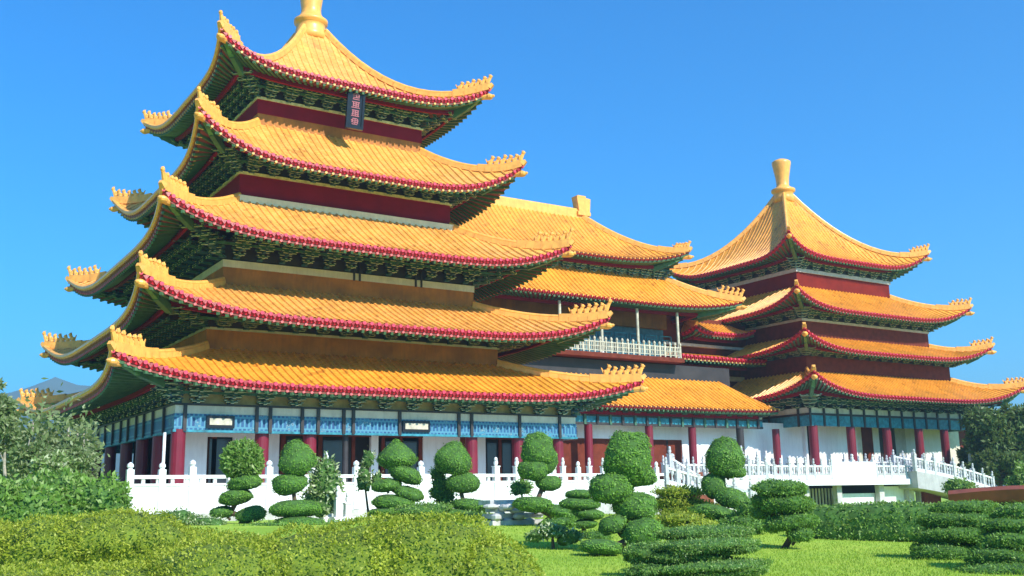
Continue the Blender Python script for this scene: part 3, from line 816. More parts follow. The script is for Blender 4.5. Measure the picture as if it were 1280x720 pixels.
# ------------------------------------------------------------------ middle hall behind
HX = empty('temple_hall', (60, 86, -1), 'long middle hall with two amber tile roofs between the two towers', 'hall')
m1 = Roof((38, 72.0, 78, 94), 23.15, 1.5, (46, 64.0, 85.9, 86.1), 29.2, 1.45, flare=.6)
build_roof(HX, m1, 'tiled_roof', M['tile_far'], M['redbrown'], es=.6, raft='redbrown', figs=('fr',), nfig=5, fig_h=.5, soff_in=(42,68.8,80.2,92), soff_z=22.9)
mb = MB(); mb.box(46, 64.3, 85.7, 86.3, 28.9, 29.85); mb.cyl((46,86,29.85), (64.3,86,29.85), .26, None, 8)
mb.build('main_ridge', M['ridge'], HX)
a_ = aty(727, 262, 86); mb = MB()
mb.add([(a_.x-.6,85.55,29.5),(a_.x+.75,85.55,29.5),(a_.x+.75,86.45,29.5),(a_.x-.6,86.45,29.5),(a_.x-.95,85.5,31.4),(a_.x+.85,85.5,31.2),(a_.x+.85,86.5,31.2),(a_.x-.95,86.5,31.4)],
       [(3,2,1,0),(4,5,6,7),(0,1,5,4),(1,2,6,5),(2,3,7,6),(3,0,4,7)])
mb.box(a_.x-.85, a_.x+.8, 85.45, 86.55, 29.3, 29.7); mb.box(a_.x-.75, a_.x+.3, 85.6, 86.4, 31.2, 31.5)
mb.build('ridge_ornament', M['ridge'], HX)
Bm = (44, 70.6, 81.0, 93)
bm = [40, 0]
brackets(HX, Bm, 21.9, .95, .8, 1.7, bm, panel='greyband')
body_box(HX, Bm, 20.5, 21.9, 'doorwood', 'upper_wall')
m2 = Roof((40, 77.2, 76, 98), 18.45, 1.0, Bm, 22.2, 1.1, flare=.6)
build_roof(HX, m2, 'tiled_roof', M['tile_far'], M['crimson'], es=.6, raft='redbrown', figs=('fr',), nfig=5, fig_h=.8, soff_in=(44,73,78.5,95), soff_z=18.1)
body_box(HX, (44.5, 70.4, 80.2, 92.5), 16.6, 18.2, 'tanbrown', 'lower_band')
body_box(HX, (44.5, 70.2, 80.6, 92.5), 7.5, 16.6, 'br_blue', 'lattice_wall')
def lattice():
    mb = MB(); y = 80.55
    for k in range(11):
        x = 50+k*1.95
        for (u0,u1,v0,v1) in ((.15,1.75,15.9,15.98),(.15,1.75,13.4,13.48),(.15,.23,13.4,15.98),(1.67,1.75,13.4,15.98),(.45,1.45,15.5,15.57),(.45,.52,13.8,15.5),(1.38,1.45,13.8,15.5),(.45,1.45,14.6,14.67),(.9,.97,13.8,15.5),(.45,1.45,13.8,13.87)):
            mb.box(x+u0, x+u1, y, y+.06, v0, v1)
    mb.build('lattice', M['teal'], HX)
lattice()
for p in (700, 752, 797, 847):
    x = aty(p, 410, 77.6).x; column(HX, x, 77.6, 13.0, 17.9, .15, 'railcream')
# balcony
body_box(HX, (47, 68.8, 76.0, 80.6), 12.6, 13.02, 'doorwood', 'balcony_floor')
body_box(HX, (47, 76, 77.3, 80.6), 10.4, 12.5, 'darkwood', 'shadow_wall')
for k in range(32):
    x = 48+k*.66; mb = MB(); mb.box(x-.07, x+.07, 76.12, 76.26, 13.02, 14.2); mb.lathe((x,76.19,14.2), [(.07,0),(.13,.10),(.12,.24),(.02,.36)], 8)
    mb.build('balcony_post', M['railcream'], HX)
mb = MB(); mb.box(47.9, 68.5, 76.15, 76.25, 14.0, 14.1); mb.box(47.9, 68.5, 76.15, 76.25, 13.2, 13.28); mb.box(47.9, 68.5, 76.15, 76.25, 13.62, 13.68)
for k in range(90):
    x = 49.1+k*.216; mb.box(x-.035, x+.035, 76.17, 76.25, 13.32, 14.0)
mb.build('balcony_rail', M['railcream'], HX)
# plant pots / ornaments behind gallery roof ridge
# ------------------------------------------------------------------ link building between the hall and the right tower
LK = empty('link_building', (77, 84, -1), 'narrow brown link building with two small eaves between hall and right tower', 'building')
body_box(LK, (70.8, 84, 82.5, 92), 3, 18.6, 'doorwood', 'wall')
l1 = Roof((73.9, 82.4, 79.6, 93), 16.75, .5, (75, 81.6, 82.4, 92), 18.1, 1.1, flare=.4)
build_roof(LK, l1, 'tiled_roof', M['tile_low'], M['crimson'], raft='redbrown', ridges=('fl',), figs=(), knob=False, sides=('front','left'), soff_in=(75,81.6,81.5,92), soff_z=16.4)
l2 = Roof((69.5, 82.4, 78.2, 93), 13.75, .1, (70.9, 81.6, 82.4, 92), 14.6, 1.1, flare=.1)
build_roof(LK, l2, 'tiled_roof', M['tile_low'], M['crimson'], raft='goldend', ridges=(), figs=(), knob=False, sides=('front','left'), soff_in=(71,81.6,80.5,92), soff_z=13.3)
body_box(LK, (70.9, 83.5, 81.9, 82.4), 15.4, 15.7, 'greyband', 'cornice')
body_box(LK, (70.9, 83.5, 81.9, 82.4), 11.9, 12.4, 'tan', 'panel')
mb = MB()
for k in range(9):
    x = 71.2+k*.95; mb.box(x, x+.12, 81.4, 81.52, 12.4, 13.1); mb.box(x-.2, x+.32, 81.35, 81.55, 12.85, 13.1)
mb.build('eave_brackets', M['br_green'], LK)

# ------------------------------------------------------------------ gallery with orange roof
GA = empty('gallery', (62, 76, -.6), 'low gallery with orange roof, white walls and red columns joining the two towers', 'gallery')
g1 = Roof((43.0, 77.2, 72, 82), 7.75, .15, (44.5, 74.2, 77.1, 80), 11.0, 1.12, flare=.1)
build_roof(GA, g1, 'tiled_roof', M['tile_low'], M['redbrown'], es=.6, raft='redbrown', ridges=(), figs=(), knob=False, sides=('front','right'), soff_in=(45,75.6,73.4,80), soff_z=7.4)
gb = (45.5, 76, 73.6, 80)
gbud = [20, 0]
def gfront(z0, z1, y0, y1, mat, name): 
    mb = MB(); mb.box(45.6, 76.5, y0, y1, z0, z1); return mb.build(name, M[mat], GA)
gfront(7.0, 7.5, 73.6, 73.9, 'cream', 'frieze')
gfront(6.85, 7.0, 73.5, 73.9, 'darkwood', 'top_plate')
gfront(6.3, 6.85, 73.6, 73.9, 'teal', 'painted_beam')
gfront(6.1, 6.3, 73.55, 73.9, 'darkwood', 'beam_edge')
for k in range(22):
    x = 46+k*1.42; mb = MB(); mb.box(x-.12, x+.12, 73.44, 73.6, 6.1, 7.5); mb.box(x-.3, x+.3, 73.1, 73.6, 7.2, 7.5); mb.build('beam_bracket', M['darkwood' if k % 2 else 'br_green'], GA)
for p in (736, 812, 866, 926, 971):
    x = aty(p, 560, 73.9).x; column(GA, x, 73.9, 1.0, 6.15, .38, 'column' if p != 926 else 'darkwood')
def gseg(pa, pb, z0, z1, m_, nm, dy=0, th=.3):
    a_ = aty(pa, 560, 75.5).x; b_ = aty(pb, 560, 75.5).x
    mb = MB(); mb.box(a_, b_, 75.5+dy, 75.5+dy+th, z0, z1); return mb.build(nm, M[m_], GA)
gseg(700, 817, 5.0, 6.9, 'white', 'wall'); gseg(700, 817, 1, 5.0, 'doorwood', 'door', .1)
gseg(817, 966, 5.0, 6.9, 'white', 'wall'); gseg(853, 966, 1, 5.0, 'white', 'wall'); gseg(817, 853, 1, 5.0, 'doorwood', 'door', .1); gseg(966, 1010, 1, 6.9, 'white', 'wall')
for pa, pb in ((764,768),(834,836),(775,790)): gseg(pa, pb, 1, 4.9, 'dark', 'door', .05, .03)
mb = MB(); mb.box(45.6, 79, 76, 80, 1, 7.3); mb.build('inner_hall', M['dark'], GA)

# ------------------------------------------------------------------ terraces
mb = MB(); mb.box(11.9, 46.5, 54.25, 97, -1.6, DECK1); o = mb.build('terrace', M['pave']); setp(o, kind='structure')
mb = MB(); mb.box(46.5, 63.0, 60.3, 80, -2.2, 1.0); o = mb.build('terrace', M['pave']); setp(o, kind='structure')

def lion_post(root, x, y, z0, z1, s=.32, fig=True, seed=0, mat='marble'):
    mb = MB(); mb.box(x-s/2, x+s/2, y-s/2, y+s/2, z0, z1)
    if fig:
        mb.box(x-s*.6, x+s*.6, y-s*.6, y+s*.6, z1, z1+.07)
        mb.ball((x,y,z1+.24), s*.42, s*.42, .18, 8, 5); mb.ball((x-.03,y-.05,z1+.46), s*.33, s*.33, .14, 8, 5)
        mb.ball((x+.08,y+.03,z1+.30), s*.25, s*.3, .12, 6, 4)
    else:
        mb.lathe((x,y,z1), [(s*.45,0),(s*.3,.05),(s*.5,.14),(s*.45,.26),(.03,.36)], 10)
    return mb.build('post', M[mat], root)

P1 = empty('terrace_parapet', (28, 54, -1.2), 'long white parapet with rails and posts in front of the left tower', 'parapet')
mb = MB(); mb.box(12.1, 46.5, 54.0, 54.22, -.58, .88); mb.build('panel', M['marble'], P1)
mb = MB(); mb.box(12.0, 46.6, 53.82, 54.24, -1.9, -.58); mb.build('plinth', M['stone'], P1)
mb = MB(); mb.box(12.1, 46.5, 53.98, 54.24, 1.16, 1.34); mb.box(12.1, 46.5, 53.96, 54.27, .80, .92); mb.build('rail', M['marble'], P1)
xs_ = [aty(p, 595, 54).x for p in (163, 203, 241, 289, 337, 392, 408, 446, 527, 574, 621, 647, 693, 705, 724, 738, 755, 812, 822)]
for i, x in enumerate(xs_): lion_post(P1, x, 54.1, -.55, 1.62 if i < 2 else (2.0 if i == 6 else 1.75), .34 if i < 12 else .26, fig=(i in (5,6,10,11,12,13,15,16,17)))
mb = MB()
x = 12.6
while x < 46.2:
    mb.box(x-.08, x+.08, 54.04, 54.2, .92, 1.16); x += .72
mb.build('baluster', M['marble'], P1)

# stair balustrade at the right end of the first terrace
def stair_rail(name, pts, label, y_th=.25, h=1.1, n=8, cat='balustrade', solid=True, group=None, figs=True):
    root = empty(name, (pts[0][0], pts[0][1], pts[0][2]), label, cat, group)
    rail = MB(); pan = MB()
    for a, b in zip(pts[:-1], pts[1:]):
        a = Vector(a); b = Vector(b); L = (b-a).length
        rail.bar(a+Vector((0,0,h)), b+Vector((0,0,h)), .2, .14); rail.bar(a+Vector((0,0,.15)), b+Vector((0,0,.15)), .24, .3)
        k = int(L/.34)
        for i in range(k):
            p = a.lerp(b, (i+.5)/k)
            pan.lathe(p+Vector((0,0,.25)), [(.07,0),(.10,.15),(.05,.35),(.10,.6),(.06,h-.3)], 7)
        m = max(1, int(L/.95))
        for i in range(m+1):
            p = a.lerp(b, i/m); hv = random.uniform(-.08, .16); lion_post(root, p.x, p.y, p.z, p.z+h+.12+hv, random.uniform(.22,.32), figs, mat='carved')
    rail.build('rail', M['marble'], root); pan.build('balusters', M['carved'], root)
    return root
a0 = aty(826, 583, 54.1); a1 = aty(872, 622, 50.5)
stair_rail('stair_balustrade', [(46.8,54.1,.6),(51.5,54.1,-.4),(53.5,51.5,-1.5)], 'short white stair balustrade descending at the right end of the long parapet')
mb = MB()
for k in range(7): mb.box(47+k*.7, 47.7+k*.7, 54.3, 59, -2.1, .45-k*.35)
o = mb.build('stone_steps', M['marble']); setp(o, 'white stone steps beside the short stair balustrade', 'steps')
stair_rail('stair_balustrade', [(52,60.4,1.0),(57,60.4,1.0),(62.8,60.4,1.0)], 'middle white balustrade in front of the orange-roofed gallery')

# undercroft and terrace of the right tower
UC = empty('terrace_building', (90, 64, -2), 'white undercroft carrying the terrace in front of the right tower', 'building')
ty = 63.0
xl = aty(966, 600, ty).x; xr = aty(1150, 600, ty).x
mb = MB(); mb.box(xl, xr+4, ty, 98, .55, DECK2-.02); mb.build('terrace_slab', M['greysteel'], UC)
mb = MB(); mb.box(xl-.3, xr+3.6, ty-.25, ty, .45, .95); mb.build('slab_edge', M['marble'], UC)
mb = MB(); mb.box(xl+2, xr+3, 68, 97, -2.2, .55); mb.build('back_wall', M['darkwood'], UC)
def useg(pa, pb, y, z0, z1, m_, nm, th=.3):
    a_ = aty(pa, 620, y).x; b_ = aty(pb, 620, y).x
    mb = MB(); mb.box(a_, b_, y, y+th, z0, z1); return mb.build(nm, M[m_], UC)
useg(1052, 1095, 64.2, -2.2, -.3, 'white', 'wall'); useg(1105, 1133, 64.2, -1.2, .3, 'white', 'wall'); useg(1151, 1170, 64.4, -2.2, 0, 'white', 'wall')
useg(1105, 1133, 64.3, -2.2, -1.2, 'dark', 'opening')
for p in (1006, 1047, 1100, 1137, 1150): useg(p, p+6, 63.6, -2.2, .55, 'greyband', 'pillar', .5)
useg(970, 1006, 66, -2.2, .2, 'darkwood', 'wall'); 
useg(1155, 1176, 63.3, -2.2, .4, 'doorwood', 'wall')
for k in range(10): useg(1008+k*4, 1009.5+k*4, 65.8, -2.2, .2, 'cream', 'screen_bar', .1)
# solid white parapet piece and balustrades along the terrace
pr = empty('terrace_parapet', (86, 63, 1.4), 'solid white parapet panel at the centre of the right terrace', 'parapet')
a_ = aty(1040, 590, 63.1).x; b_ = aty(1092, 590, 63.1).x
mb = MB(); mb.box(a_, b_, 62.98, 63.2, .96, 2.35); mb.box(a_-.05, b_+.05, 62.93, 63.25, 2.35, 2.5); mb.build('panel', M['marble'], pr)
for x in (a_, (a_+b_)/2, b_): lion_post(pr, x, 63.09, .96, 2.6, .3, True)
c0 = aty(966, 598, 63.1).x; 
stair_rail('terrace_balustrade', [(c0,63.1,1.0),(a_-.3,63.1,1.0)], 'carved white balustrade left of the solid panel on the right terrace')
c1 = aty(1150, 598, 63.1).x
stair_rail('terrace_balustrade', [(b_+.3,63.1,.96),(c1,63.1,.96)], 'lower carved balustrade right of the solid panel on the right terrace', h=1.15)
stair_rail('terrace_balustrade', [(b_+.3,66.6,1.5),(c1+4,66.6,1.5)], 'rear carved balustrade below the red columns of the right tower', h=1.1)
# right flight: grey stringer with carved balustrade going down to the right
s0 = aty(1146, 583, 62.0); s1 = aty(1244, 614, 60.5)
ST = empty('stairway', (s0.x, 61, -2), 'grey curved stairway descending to the right from the right terrace', 'stairs')
mb = MB(); prev = None
for k in range(13):
    t = k/12; px = 1146+98*t; py = 589+3*t+(24*t*t*.4+24*t*.5); p = aty(px, py, 62-1.5*t)
    q_ = (p, Vector((p.x, p.y, p.z-1.55)), Vector((p.x+.1, p.y+2.6, p.z-1.55)), Vector((p.x+.1, p.y+2.6, p.z)))
    if prev:
        vs = list(prev)+list(q_)
        mb.add(vs, [(0,4,5,1),(1,5,6,2),(2,6,7,3),(3,7,4,0)])
    else: mb.add(list(q_), [(0,1,2,3)])
    prev = q_
mb.add(list(prev), [(3,2,1,0)])
mb.build('stringer', M['greysteel'], ST)
def sp(t, dy=0):
    px = 1146+98*t; py = 589+3*t+(24*t*t*.4+24*t*.5); p = aty(px, py, 62-1.5*t); return (p.x, p.y+.15+dy, p.z)
stair_rail('stair_balustrade', [sp(t) for t in (0,.25,.5,.75,1)], 'carved white balustrade along the near edge of the grey stairway', h=1.2)
stair_rail('stair_balustrade', [(sp(t)[0], sp(t)[1]+2.3, sp(t)[2]+.25) for t in (0,.25,.5,.75,1)], 'carved white balustrade along the far edge of the grey stairway', h=1.2)
e0 = aty(1236, 588, 66); e1 = aty(1268, 590, 66)
stair_rail('stair_balustrade', [(e0.x-3,66,e0.z+.2),(e0.x,66,e0.z+.1),(e1.x,66,e1.z-.5)], 'rightmost carved white balustrade with tall end posts near the dark trees', h=1.5)
# left flight of right terrace, curving down
def sl_(t): p = aty(908+60*t, 578+21*t**.8, 62.9); return (p.x, p.y, p.z)
stair_rail('stair_balustrade', [sl_(t) for t in (0,.33,.66,1)], 'sloping white balustrade left of the right terrace, behind the tall round topiary', h=1.1)
mb = MB()
for i in range(8):
    a_ = Vector(sl_(i/8)); b_ = Vector(sl_((i+1)/8))
    mb.add([a_+Vector((0,.1,0)), b_+Vector((0,.1,0)), b_+Vector((0,.1,-.85)), a_+Vector((0,.1,-.85)), a_+Vector((0,3,0)), b_+Vector((0,3,0)), b_+Vector((0,3,-.85)), a_+Vector((0,3,-.85))], [(3,2,1,0),(0,1,5,4),(4,5,6,7),(2,3,7,6)])
o = mb.build('stair_ramp', M['marble']); setp(o, 'white sloping stair ramp descending from the right terrace behind topiary', 'ramp')
def sl2(t): p = aty(838+44*t, 590+28*t, 57); return (p.x, p.y, p.z)
stair_rail('stair_balustrade', [sl2(t) for t in (0,.5,1)], 'carved balustrade sloping down beside the big round topiary, by a red coping', h=1.0)
mb = MB(); a_ = aty(855, 592, 58); b_ = aty(895, 588, 58); mb.box(a_.x, b_.x, 58, 61, a_.z-.5, a_.z+.1); mb.box(a_.x+.3, b_.x, 58.4, 61, -2.1, a_.z-.5)
o = mb.build('planter_wall', M['redbrown']); setp(o, 'small red-brown capped wall between the two terraces', 'wall')
# long red-brown low wall, far right
a_ = atd(1186, 626, 62); b_ = atd(1330, 626, 62); mb = MB(); prev = None
dv = (b_-a_).normalized(); nv = Vector((-dv.y, dv.x, 0))
for k in range(13):
    t = k/12; p = a_.lerp(b_, t); zt_ = -.12+.10*math.sin(t*PI)+.2*t
    ring = [Vector((p.x, p.y, zt_-.75)), Vector((p.x, p.y, zt_-.2))-nv*.25, Vector((p.x, p.y, zt_))+nv*.3, Vector((p.x, p.y, zt_-.1))+nv*2.2, Vector((p.x, p.y, zt_-.9))+nv*2.2]
    i0 = len(mb.v); mb.v += [tuple(v) for v in ring]
    if prev is not None:
        for c in range(5): mb.f.append((prev+c, prev+(c+1) % 5, i0+(c+1) % 5, i0+c)); mb.m.append(0)
    else: mb.f.append(tuple(i0+c for c in range(4,-1,-1))); mb.m.append(0)
    prev = i0
for k in range(5):
    p = a_.lerp(b_, .05+k*.22)+nv*1.2; mb.box(p.x-.12, p.x+.12, p.y-.12, p.y+.12, -2.1, -.9, 1)
o = mb.build('garden_canopy', [M['redbrown'], M['darkwood']]); setp(o, 'low red-brown canopy above the clipped shrubs at the right edge', 'canopy')

# stone lantern, steps and garden ornaments
def garden_stone(px, py, d, name, label, s=1.):
    b0 = atg(px, py)
    root = empty(name, b0, label, 'garden stone')
    return root, b0
b0 = atg(653, 656)
mb = MB()
for k, (w_, z_) in enumerate(((1.5,0),(1.25,.28),(.95,.56),(1.15,.86))):
    mb.box(b0.x-w_, b0.x+w_, b0.y+k*.25, b0.y+k*.25+1.0, b0.z+z_, b0.z+z_+.2); 
for k in range(16):
    mb.ball((b0.x+random.uniform(-1.4,1.4), b0.y+random.uniform(0,.6), b0.z+random.uniform(.05,1.0)), random.uniform(.15,.4), .3, random.uniform(.1,.2), 8, 5)
o = mb.build('stone_pile', M['stone']); setp(o, 'grey stone steps and rocks in front of the long white parapet', 'stones')
def gate_post(px, py, d, h, label):
    p = atd(px, py, d); g = gz(p.x, p.y); root = empty('garden_post', (p.x, p.y, g), label, 'post', 'small white garden posts')
    lion_post(root, p.x, p.y, g, g+h, .3, True)
    mb = MB(); mb.box(p.x-.3, p.x+.3, p.y-.3, p.y+.3, g, g+.25); mb.build('foot', M['marble'], root)
gate_post(409, 664, 49, .85, 'short white garden post in front of the variegated shrub')
gate_post(422, 664, 48.5, 1.05, 'white garden post just right of the variegated shrub')
gate_post(434, 662, 50, .8, 'small white garden post farthest right of the variegated shrub')

# ------------------------------------------------------------------ foliage
def leaves_arr(P, Nn, size, up=0., rnd=.6, elong=1.7, clip=False):
    if clip:
        n = len(P); nn = Nn+rng.normal(0, .38, (n,3)); nn[:,2] += .15; nn /= np.linalg.norm(nn, axis=1)[:,None]
        a = np.cross(nn, rng.normal(0,1,(n,3))); a /= np.linalg.norm(a, axis=1)[:,None]+1e-9; b = np.cross(nn, a)
        s = size*rng.uniform(.5, 1.2, n)[:,None]*.62
        return np.stack([P-a*s, P+b*s*.55, P+a*s*1.1, P-b*s*.55], 1).reshape(-1,3)
    n = len(P)
    d = Nn+rng.normal(0, rnd, (n,3)); d[:,2] += up
    d /= np.linalg.norm(d, axis=1)[:,None]+1e-9
    r = rng.normal(0, 1, (n,3)); a = np.cross(d, r); a /= np.linalg.norm(a, axis=1)[:,None]+1e-9
    s = size*rng.uniform(.6, 1.35, n)[:,None]
    # leaf long axis leans outwards/upwards, face turned sideways at random
    L = (a*.75+d*.65); L /= np.linalg.norm(L, axis=1)[:,None]
    b = np.cross(L, a+rng.normal(0,.35,(n,3))); b /= np.linalg.norm(b, axis=1)[:,None]+1e-9
    V = np.stack([P, P+L*s*.5*elong/1.7+b*s*.32, P+L*s*elong/1.3, P+L*s*.5*elong/1.7-b*s*.32], 1).reshape(-1,3)
    return V
def quads_obj(name, V, mat, parent=None, off=None):
    o0 = wloc(parent) if parent is not None else (Vector(off) if off is not None else Vector((0,0,0)))
    V = V-np.array(o0)[None,:]
    n = len(V)//4
    me = bpy.data.meshes.new(name); me.vertices.add(len(V)); me.vertices.foreach_set('co', V.astype(np.float32).ravel())
    me.loops.add(4*n); me.loops.foreach_set('vertex_index', np.arange(4*n, dtype=np.int32))
    me.polygons.add(n); me.polygons.foreach_set('loop_start', np.arange(0, 4*n, 4, dtype=np.int32))
    try: me.polygons.foreach_set('loop_total', np.full(n, 4, dtype=np.int32))
    except Exception: pass
    me.materials.append(mat); me.update(); me.validate()
    o = bpy.data.objects.new(name, me); COL.objects.link(o)
    if parent is not None: o.parent = parent
    elif off is not None: o.location = off
    return o
def lump(D, seed, amp):
    r = np.random.default_rng(seed); s = np.zeros(len(D))
    for k in range(7):
        w_ = r.normal(0, 1, 3)*(2.2+k*1.1); s += np.sin(D@w_+r.uniform(0,6.28))*amp/(1+.5*k)
    return s
def ell_pts(n, c, rad, amp=.05, seed=0, flat=0., box=2.0, minz=-1):
    D = rng.normal(0, 1, (n,3)); D /= np.linalg.norm(D, axis=1)[:,None]
    D = D[D[:,2] > minz]
    # superellipsoid for clipped shapes
    k = (np.abs(D)**box).sum(1)**(1/box)
    S = D/k[:,None]
    r = 1+lump(D, seed, amp)
    P = S*r[:,None]*np.array(rad)
    Nn = S/np.array(rad); Nn /= np.linalg.norm(Nn, axis=1)[:,None]
    return P+np.array(c), Nn
def core_mb(mb, c, rad, sc=.92, box=2., amp=.05, seed=0, rot=None, pt=0):
    n, m = 18, 10; D = []
    for i in range(m+1):
        th = -PI/2+PI*i/m
        for k in range(n): an = 2*PI*k/n; D.append((math.cos(th)*math.cos(an), math.cos(th)*math.sin(an), math.sin(th)))
    D = np.array(D); k_ = (np.abs(D)**box).sum(1)**(1/box); S = D/k_[:,None]*(1+lump(D, seed, amp))[:,None]*sc
    P = S*np.array(rad)
    if pt:
        hz = np.clip(P[:,2]/rad[2], -1, 1.1); k_ = 1-pt*np.clip(hz, -.3, 1); P[:,0] *= k_; P[:,1] *= k_; P[:,2] += rad[2]*.12*(hz > 0)*hz**2
    if rot is not None: P = P@rot.T
    P = P+np.array(c)
    mb.add([tuple(p) for p in P], [(i*n+k, i*n+(k+1) % n, (i+1)*n+(k+1) % n, (i+1)*n+k) for i in range(m) for k in range(n)])

# unit frame facing the camera, used only to give each tree its own size and place
def pad_frame(p):
    h = Vector((p.x, p.y, 0)).normalized(); return Vector((h.y, -h.x, 0)), h

def topiary(name, base_px, dist, pads, label, cat, group=None, mat='lf_top', leaf=.075, dens=520, box=2.25, amp=.055, trunk=True, crown_leaf=None, depth=.85):
    """pads: (px, py, rx_px, ry_px, tilt, depth offset)"""
    b0 = atd(base_px[0], base_px[1], dist); b0 = Vector((b0.x, b0.y, gz(b0.x, b0.y)))
    root = empty(name, b0, label, cat, group)
    rt, fw = pad_frame(b0); cs = []
    for i, pd in enumerate(pads):
        px, py, rx, ry = pd[:4]; tilt = pd[4] if len(pd) > 4 else 0; dof = pd[5] if len(pd) > 5 else 0; bx = pd[6] if len(pd) > 6 else box
        D = dist+dof
        c = atd(px, py, D); sc = D/F_PX*1.02
        rad = np.array([rx*sc, max(rx*sc*depth, ry*sc*.9), ry*sc])
        seed = int(px*7+py)
        n = int(dens*2.2*(rad[0]*rad[1]+rad[0]*rad[2]+rad[1]*rad[2])*1.3*(.075/leaf)**1.6)
        P, Nn = ell_pts(n, (0,0,0), rad, amp, seed, box=bx, minz=-.85)
        pt_ = pd[7] if len(pd) > 7 else 0
        if pt_:
            hz = np.clip(P[:,2]/rad[2], -1, 1.1); k_ = 1-pt_*np.clip(hz, -.3, 1)**1; P[:,0] *= k_; P[:,1] *= k_; P[:,2] += rad[2]*.12*(hz > 0)*hz**2
            Nn[:,2] += pt_*.4; Nn /= np.linalg.norm(Nn, axis=1)[:,None]
        t = R(tilt); rot = np.array([[math.cos(t),0,-math.sin(t)],[0,1,0],[math.sin(t),0,math.cos(t)]]) if False else np.array([[math.cos(t),0,math.sin(t)],[0,1,0],[-math.sin(t),0,math.cos(t)]])
        bas = np.array([[rt.x, fw.x, 0],[rt.y, fw.y, 0],[0,0,1]])
        T = bas@rot
        P = P@T.T+np.array(c); Nn = Nn@T.T
        keep = P[:,2] > b0.z+.01; P = P[keep]; Nn = Nn[keep]
        P = P-Nn*leaf*rng.uniform(.2, .8, (len(P),1))
        st = rng.random(len(P)) < .05; P[st] += Nn[st]*leaf*rng.uniform(.3, 1.5, (st.sum(),1))
        m_ = M[mat]; lf = leaf
        if crown_leaf and i == 0: m_ = M[crown_leaf[0]]; lf = crown_leaf[1]
        o = quads_obj('foliage_pad', leaves_arr(P, Nn, lf, .1, .45, clip=(mat == 'lf_top' and m_ is M[mat])), m_, root)
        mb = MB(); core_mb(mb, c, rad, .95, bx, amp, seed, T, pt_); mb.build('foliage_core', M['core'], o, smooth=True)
        cs.append((c, rad))
    if trunk:
        mb = MB(); order = sorted(cs, key=lambda q: q[0].z)
        spine = [b0+Vector((0,0,-.1))]
        for c, rad in order:
            spine.append(Vector((.55*c.x+.45*b0.x, .55*c.y+.45*b0.y, c.z-rad[2]*.2)))
        sp_ = [spine[0]]
        for s_ in spine[1:]:
            if s_.z > sp_[-1].z+.15: sp_.append(s_)
        hh = max(.5, sp_[-1].z-b0.z); r0 = .055+.03*hh
        for a, b in zip(sp_[:-1], sp_[1:]):
            mb.cyl(a, b, r0*(1-.6*(a.z-b0.z)/hh), r0*(1-.6*(b.z-b0.z)/hh), 8)
        for (c, rad), s_ in zip(order, spine[1:]):
            st_ = Vector((s_.x, s_.y, s_.z-.3)) if s_.z-.3 > b0.z else s_
            mb.cyl(st_, c, r0*.45, r0*.3, 6)
        mb.build('trunk', M['bark'], root)
    return root

TG = 'cloud-pruned topiary trees before the temple'
topiary('topiary_tree', (300,654), 50, [(304,576,21,20,0,0),(306,603,21,10,-8,0),(295,621,20,10,-5,0),(278,640,15,7,0,.3),(314,643,18,10,-8,-.2)],
        'leftmost topiary, with a bright coarse-leaved round crown over small clipped pads', 'topiary tree', TG, crown_leaf=('lf_big', .16), dens=520)
topiary('topiary_tree', (370,668), 47, [(372,574,22,21,-8,0,2.1,.2),(362,605,21,13,-6,0),(369,636,32,11,0,0),(374,655,31,10,0,-.3)],
        'topiary with an egg-shaped top and stacked flat pads, second from left', 'topiary tree', TG)
topiary('topiary_tree', (490,652), 50, [(496,569,22,18,0,0,1.9,.6),(506,592,21,11,28,0),(482,607,18,8,-4,0),(511,617,19,9,12,0),(491,629,25,10,4,0),(486,642,26,7,4,-.2)],
        'topiary with a pointed spade-shaped top over tilted pads, in front of the parapet', 'topiary tree', TG)
topiary('topiary_tree', (570,654), 50, [(566,574,22,19,14,0,2.1,.25),(578,604,20,13,0,0),(590,632,26,9,6,0),(578,645,32,8,6,-.3)],
        'topiary with an egg-shaped top above a grey-green variegated bush', 'topiary tree', TG)
topiary('topiary_tree', (672,660), 45, [(672,564,21,21,0,0,2.4,.1),(684,577,13,15,10,.2),(666,588,18,13,0,-.2),(686,604,16,10,0,0),(667,631,25,10,6,-.3),(708,643,26,10,16,-.3)],
        'topiary of stacked round balls and low sloping pads beside the grey stone steps', 'topiary tree', TG)
topiary('topiary_tree', (730,668), 41, [(725,618,18,6,0,0),(724,630,25,8,0,0),(736,642,21,7,6,0),(730,655,18,6,0,0)],
        'low small topiary of thin flat pads left of the largest topiary', 'topiary tree', TG)
topiary('topiary_tree', (790,690), 35, [(785,573,29,32,2,0,2.5,.04),(792,593,27,15,8,.1,2.3),(764,610,27,20,-6,-.3),(794,634,27,18,4,0),(766,656,18,12,-10,-.4),(802,666,26,17,-8,-.5),(750,684,27,10,4,-1.4)],
        'largest topiary, with a big thimble-shaped top and rounded lower lobes', 'topiary tree', TG, dens=620, leaf=.07)
topiary('topiary_tree', (905,662), 46, [(907,573,23,23,0,0,2.3,.15),(915,589,18,8,10,0),(892,607,15,15,-6,0),(915,623,21,13,14,-.2),(893,641,30,9,10,-.8)],
        'topiary with a tall rounded head in front of the white stair ramp', 'topiary tree', TG)
topiary('topiary_tree', (978,678), 38, [(975,611,30,10,0,0),(966,624,24,9,-6,.2),(984,630,29,12,0,-.1),(988,653,30,10,-6,-.2),(1000,668,15,9,0,-.5),(955,640,14,8,-8,.3)],
        'broad mushroom-shaped topiary with three thick tiers on the lawn', 'topiary tree', TG, dens=560, mat='lf_dk')
